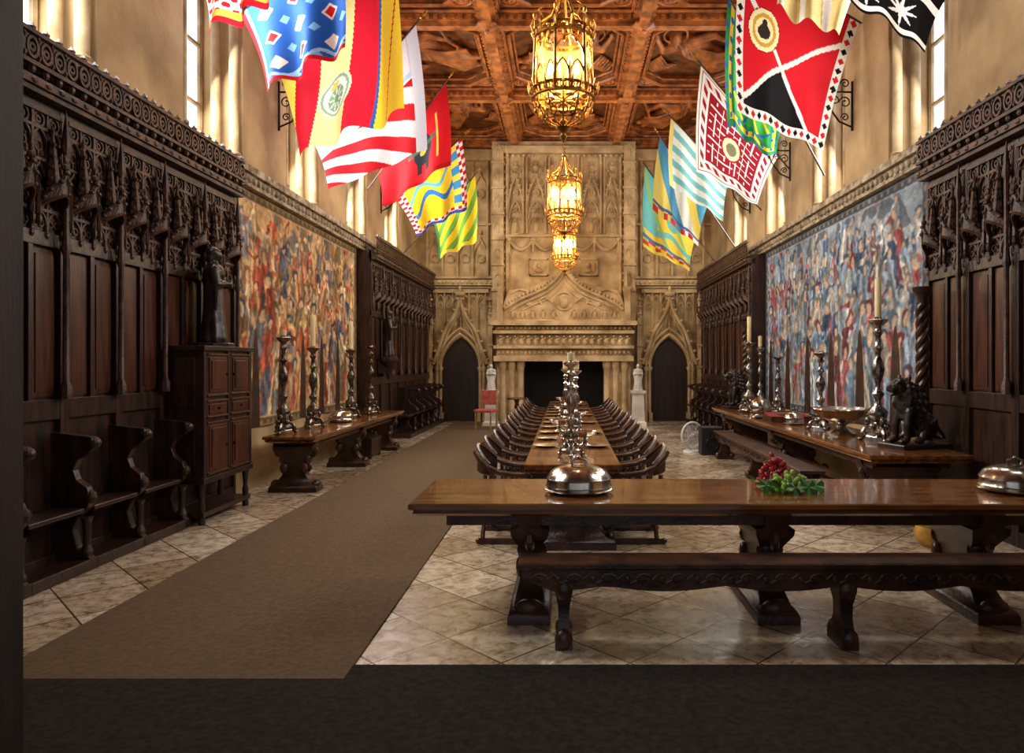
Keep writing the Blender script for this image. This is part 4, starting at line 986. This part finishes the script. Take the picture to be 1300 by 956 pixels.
    MB().lathe([(0,3.93),(.06,3.95),(.09,3.99),(0,3.99)],12).build('ceiling_rose','gold',t,True)
    return t
c0 = chandelier(6.5,'nearest gilt iron lantern chandelier, largest in view')
chandelier(11.7,'middle gilt lantern chandelier below the nearest one',c0); chandelier(16.6,'farthest gilt lantern chandelier, in front of the fireplace',c0)
for y, e in ((6.5,60),(11.7,150),(16.6,210)):
    l = bpy.data.lights.new('candle_glow','POINT'); l.energy = e; l.color = (1,.8,.52); l.shadow_soft_size = .06
    o = bpy.data.objects.new('candle_glow',l); COL.objects.link(o); o.location = (-.02,y,3.66+.8)

# ---------------------------------------------------------------- wall brackets
def bracket():
    t = empty('wall_bracket'); m = MB()
    m.tube([(0,.02,-.35),(0,.02,.35)],.016,6); m.tube([(0,.02,.2),(0,.45,.2)],.014,6); m.tube([(0,.02,-.3),(0,.2,-.22),(0,.36,0),(0,.42,.2)],.013,6)
    for yy, zz, r in ((.12,.05,.09),(.26,.08,.07),(.12,.32,.07),(.12,-.16,.06)):
        m.tube([(0,yy+r*math.cos(a)*(1-a/11),zz+r*math.sin(a)*(1-a/11)) for a in [i*.6 for i in range(15)]],.01,5)
    m.build('scroll_arm','iron',t); q = MB(); q.lathe([(0,.18),(.04,.2),(.08,.26),(.09,.3),(.0,.24)],10,(0,.45,0))
    for k in range(8): a = 2*PI*k/8; q.tube([(.07*math.cos(a),.45+.07*math.sin(a),.26),(.1*math.cos(a),.45+.1*math.sin(a),.38)],.008,5)
    q.build('cup','iron',t); return t
b0 = bracket(); k = 0
for s in (-1,1):
    for i, y in enumerate((10.1,12.9,15.7)):
        o = b0 if k == 0 else copy_tree(b0); k += 1; o.location = (s*4.1,y,5.3); o.rotation_euler.z = LB if s < 0 else RB
        tag(o,'%s black scrolled iron bracket from the front on upper %s wall' % (ORD[i],'left' if s < 0 else 'right'),'bracket','iron wall brackets')

# ---------------------------------------------------------------- flags
N = 110
U, V = np.meshgrid((np.arange(N)+.5)/N,(np.arange(N)+.5)/N)
def base(c): return np.ones((N,N,3))*np.array(c,float)
def st(a, mask, c): a[mask] = c
def dia(u0, v0, r): return abs(U-u0)+abs(V-v0) < r
def circ(u0, v0, r, sq=1): return (U-u0)**2+((V-v0)/sq)**2 < r*r
def star(u0, v0, r, n=8):
    a = np.arctan2(V-v0,U-u0); d = np.hypot(U-u0,V-v0); return d < r*(.55+.45*np.cos(n*a))
RED, WHT, YEL, BLU, GRN, BLK, CRM = (194,26,38),(226,222,214),(226,190,52),(40,92,178),(30,140,60),(18,16,18),(230,216,166)
def border(a, w, n, c1, c2):
    e = np.minimum(np.minimum(U,1-U),1-V) < w; st(a,e,c1); st(a,e&(((np.floor(U*n)+np.floor(V*n))%2) == 0),c2)
def fLa():
    a = base(WHT); st(a,np.sin(U*40)*np.sin(V*40) > .2,RED); st(a,V > .82,(230,150,60)); st(a,V > .92,RED); return a
def fLb():
    a = base(BLU)
    for i in range(3):
        for j in range(3):
            u, v = .2+.3*i,.2+.3*j; st(a,dia(u,v,.085),WHT); st(a,dia(u,v,.06),RED if (i+j)%2 else WHT)
            u, v = .35+.3*i,.35+.3*j; st(a,dia(u,v,.05),(120,180,230))
    st(a,abs(V-.92+.03*np.sin(U*20)) < .02,(150,200,240)); st(a,(V > .95),RED); st(a,(U < .06),WHT); st(a,U < .035,RED); return a
def fLc():
    d = U+.25*(V-.5); a = base((200,30,48)); st(a,(d > .24)&(d < .54),(222,212,140)); st(a,d > .78,YEL); st(a,(d > .76)&(d < .785),(40,90,160)); st(a,(d > .92)&(d < .935),(180,60,40)); st(a,(d < .04),(240,214,90))
    st(a,circ(.38,.62,.165,1.0),(206,206,170)); st(a,circ(.38,.62,.145,1.0),(128,152,120)); st(a,circ(.38,.62,.125,1.0),(222,224,206)); st(a,circ(.38,.64,.09,1.0),(110,146,116)); st(a,star(.38,.64,.085,9),(188,202,176)); st(a,circ(.38,.64,.03),(96,132,104)); st(a,circ(.38,.53,.045,.6),(196,170,84)); return a
def fLd():
    a = base((226,222,228)); s = ((V*3.4-U*2.2)%1); st(a,(s < .5)&(V > .36),RED); st(a,(V > .3)&(V < .35),(170,200,226)); st(a,(U > .9),(214,220,236)); st(a,(V < .3)&(((U*9)%1) < .12),(200,190,214)); return a
def fLe():
    a = base((196,26,34)); st(a,(V > .94),(164,16,26)); st(a,circ(.6,.5,.13,1.7),(40,46,54)); st(a,circ(.6,.27,.07,1),(200,156,84)); st(a,circ(.6,.2,.085,.5),(40,74,60)); st(a,(abs(U-.6) < .2)&(abs(V-.45) < .035),(60,94,74)); st(a,(abs(U-.54) < .03)&(V > .66)&(V < .84),(50,40,40)); st(a,(abs(U-.66) < .03)&(V > .66)&(V < .84),(50,40,40)); st(a,(abs(U-.82) < .014)&(V > .2)&(V < .8),(210,176,80)); st(a,circ(.6,.52,.05),(200,166,64)); return a
def fLf():
    a = base((228,196,44)); st(a,abs(V-.5-.12*np.sin(U*12)) < .05,(50,114,184)); st(a,abs(V-.25-.1*np.sin(U*12+1)) < .035,(90,166,192)); st(a,U > .78,(64,140,192)); st(a,(U > .78)&(np.sin(V*30) > .2),(232,206,70)); border(a,.1,18,(184,34,38),WHT); e = V > .95; st(a,e,(44,74,156)); return a
def fLg():
    a = base((230,204,44)); s = ((U+V)*2.6)%1; st(a,s < .36,(112,170,66)); st(a,(s > .36)&(s < .42),(44,130,80)); st(a,V > .94,(232,212,66)); st(a,U < .05,(60,150,80)); return a
def star8(u0, v0, r, n, inner):
    a = np.arctan2(V-v0,U-u0); d = np.hypot(U-u0,V-v0); q = abs(((a/(2*PI/n))%1)-.5)*2
    return d < r*(inner+(1-inner)*q**2.2)
def fRa():
    a = base(BLK); st(a,star8(.36,.7,.2,8,.3),WHT); st(a,star8(.74,.72,.2,8,.3),WHT); st(a,abs(V-.42) < .05,WHT); st(a,abs(V-.93) < .03,WHT)
    return a
def fRa2():
    a = base((224,206,136)); st(a,((U*3.2+V*.3)%1) < .3,WHT); st(a,((U*3.2+V*.3)%1 > .3)&((U*3.2+V*.3)%1 < .35),(200,170,90)); return a
def fRb():
    a = base(RED); u0, v0 = .54,.58
    l1 = (V-v0)-.78*(U-u0); l2 = (V-v0)+1.05*(U-u0)
    st(a,(l1 > 0)&(l2 > 0),BLK); st(a,(abs(l1) < .022)|(abs(l2) < .025),WHT)
    st(a,circ(.74,.4,.15,1.0),(150,20,28)); st(a,circ(.74,.4,.14,1.0),CRM); st(a,circ(.74,.4,.11,1.0),(190,150,60)); st(a,circ(.74,.4,.085,1.0),(232,214,160)); st(a,circ(.74,.41,.06,.8),(50,40,36)); st(a,circ(.74,.35,.026,.8),(50,40,36))
    e = np.minimum(np.minimum(U,1-U),1-V) < .07; st(a,e,WHT); q = abs(((U*14)%1)-.5)+abs(((V*14)%1)-.5) < .4; st(a,e&q&((np.floor(U*14)+np.floor(V*14))%2 == 0),RED); st(a,e&q&((np.floor(U*14)+np.floor(V*14))%2 == 1),BLK); return a
def fRc():
    a = base((60,176,76)); st(a,abs(((U+V)*3)%1-.5) < .1,(236,216,70)); st(a,abs(((U-V)*3)%1-.5) < .06,(36,120,190)); e = np.minimum(np.minimum(U,1-U),1-V); st(a,e < .16,(50,150,90)); st(a,(e < .12)&(e > .06),(240,218,70)); st(a,(e < .16)&(np.sin(U*40)*np.sin(V*40) > .5),(44,110,190)); return a
def fRd():
    a = base((144,24,40)); e = np.minimum(np.minimum(U,1-U),np.minimum(V,1-V))
    for r in (.05,.13): st(a,abs(e-r) < .011,WHT)
    st(a,(e > .065)&(e < .115)&((np.floor((U+V)*16)%2) == 0),(218,204,196))
    x, y = (U-.17)/.66, (V-.17)/.66; ins = (e > .17)
    fu, fv = (x*4)%1, (y*4)%1; par = (np.floor(x*4)+np.floor(y*4))%2
    l1 = (abs(fu-.5) < .07)&((par == 0)|(abs(fv-.5) > .25)); l2 = (abs(fv-.5) < .07)&((par == 1)|(abs(fu-.5) > .25)); st(a,ins&(l1|l2),(226,218,212)); st(a,ins&(np.maximum(abs(fu-.5),abs(fv-.5)) > .46)&(par == 0),(226,218,212)); st(a,circ(.5,.52,.14,1.1),(144,24,40)); st(a,circ(.5,.52,.12,1.1),(206,194,156)); st(a,circ(.5,.52,.07,1.1),(110,110,84)); st(a,e < .025,WHT); return a
def fRe():
    a = base((212,222,214)); s = ((V+.12*U)*4.5)%1; st(a,s < .45,(110,178,180)); st(a,(s > .45)&(s < .5),(206,190,90)); st(a,U > .94,(220,200,120)); return a
def fRf():
    a = base((86,160,190)); d = (U+V*.6); st(a,(d > .3)&(d < .55),(230,208,96)); st(a,(d > .55)&(d < .85),(224,224,212)); st(a,(d > .85)&(d < .98),(80,146,190)); st(a,d > 1.1,(230,210,110)); st(a,(V > .88)&((np.floor(U*10)+np.floor(V*10))%2 == 0),(190,58,54)); st(a,(V > .84)&(V < .88),(60,106,166)); return a
def fRg():
    a = base((232,202,66)); st(a,(U > .7)&(V < .75),(106,188,184)); st(a,((U*2+V*1.4)%1) < .2,(150,190,110)); st(a,abs(V-.62-.06*np.sin(U*12)) < .05,(110,184,180)); st(a,(V > .86)&((np.floor(U*8)+np.floor(V*10))%2 == 0),(196,70,54)); st(a,(V > .82)&(V < .86),(70,116,176)); st(a,V > .95,(232,212,80)); st(a,circ(.42,.36,.1),(110,176,166)); return a
def flag(A, B, Cc, Dd, Y, fun, label, amp=.07, ph=0):
    A, B, Cc, Dd = [W(p[0],p[1],Y) for p in (A,B,Cc,Dd)]
    s = -1 if A.x < 0 else 1
    d = A-Dd; k = (s*4.09-A.x)/d.x if abs(d.x) > 1e-6 else 0
    wp = A+d*max(k,0); t = empty('hanging_flag',wp); tag(t,label,'flag','silk flags on the upper walls')
    uu, vv = np.meshgrid(np.linspace(0,1,N+1),np.linspace(0,1,N+1)); e = lambda p: np.array(p-wp)
    P = (1-uu)[...,None]*(1-vv)[...,None]*e(A)+uu[...,None]*(1-vv)[...,None]*e(Dd)+(1-uu)[...,None]*vv[...,None]*e(B)+uu[...,None]*vv[...,None]*e(Cc)
    w = np.sin(uu*15+ph+vv*1.5)*vv**.6; w2 = np.sin(uu*7+ph*2-vv*2)*vv; sc = amp/.07
    P[...,1] += amp*w+amp*.9*w2; P[...,2] += -.05*sc*np.sin(uu*15+ph+1)*vv*.6; P[...,0] += sc*.03*np.cos(uu*15+ph)*vv-s*.04*np.sin(vv*PI)
    grid_obj('cloth',P,fun(),'flag',t)
    q = (Dd-wp); n = q.normalized()
    MB().tube([(0,0,0),q+n*.1],.016,8).build('pole','chair',t); MB().lathe([(0,0),(.03,.03),(.012,.06),(.03,.1),(0,.2)],8).build('finial','gold',t,True)
    f = [c for c in KIDS(t) if c.name.startswith('finial')][0]; f.location = q+n*.09; f.rotation_euler = n.to_track_quat('Z','Y').to_euler()
flag((246,-45),(262,40),(352,2),(330,-110),7.6,fLa,'red and white scale patterned flag, nearest on the left wall',ph=.5)
flag((304,15),(336,112),(442,64),(430,-70),8.7,fLb,'blue flag with red and white diamonds on left wall',ph=1)
flag((354,92),(381,198),(514,140),(500,-70),9.9,fLc,'red and yellow banded flag with pale green crest on left wall',amp=.09,ph=2)
flag((399,182),(418,241),(542,190),(528,30),11.5,fLd,'white flag with red diagonal stripes on left wall',ph=3,amp=.02)
flag((480,222),(486,264),(571,208),(566,104),14.6,fLe,'plain red flag with a dark figure emblem on left wall',ph=4,amp=.04)
flag((503,252),(528,299),(592,264),(586,174),16.1,fLf,'yellow and blue flag with checked red border on left wall',ph=5,amp=.05)
flag((550,280),(556,328),(606,306),(603,222),17.7,fLg,'yellow and green striped flag, farthest on the left wall',ph=6,amp=.05)
flag((1212,-20),(1176,64),(1072,-4),(1090,-120),7.4,fRa,'black flag with white stars and bands, nearest on right wall',ph=1.5,amp=.04)
flag((1110,-60),(1066,48),(985,8),(1000,-120),8.6,fRa2,'pale yellow and white flag between black and red flags on right wall',ph=2.5)
flag((1091,28),(1044,190),(936,142),(940,-60),9.8,fRb,'red, black and white flag with diamond border on right wall',ph=.3,amp=.03)
flag((1002,140),(985,202),(922,160),(924,-5),11.2,fRc,'green flag edged in yellow and blue behind the red and black flag',ph=3.5)
flag((988,198),(962,260),(884,215),(890,82),12.9,fRd,'maroon flag with white key pattern on right wall',ph=4.5,amp=.04)
flag((926,225),(918,280),(850,234),(852,149),14.8,fRe,'teal and white striped flag on right wall',ph=5.5,amp=.05)
flag((898,262),(886,311),(830,268),(838,173),16.5,fRf,'pale blue, yellow and white flag with checked hem on right wall',ph=.8)
flag((884,300),(876,344),(817,314),(819,210),17.9,fRg,'yellow and teal flag with checked hem, farthest on the right wall',ph=1.8,amp=.05)

# ---------------------------------------------------------------- world, camera
w = bpy.data.worlds.new('world'); S.world = w; w.use_nodes = True
w.node_tree.nodes['Background'].inputs[0].default_value = (.85,.9,1,1); w.node_tree.nodes['Background'].inputs[1].default_value = .5
cam = bpy.data.cameras.new('camera'); co = bpy.data.objects.new('camera',cam); COL.objects.link(co)
co.location = (0,0,EYE); co.rotation_euler = (PI/2,0,0)
cam.sensor_fit = 'HORIZONTAL'; cam.sensor_width = 36; cam.lens = 36*F/1300; cam.shift_x = (650-CX)/1300; cam.shift_y = (CY-478)/1300; cam.clip_start = .05
S.camera = co
S.view_settings.view_transform = 'Standard'
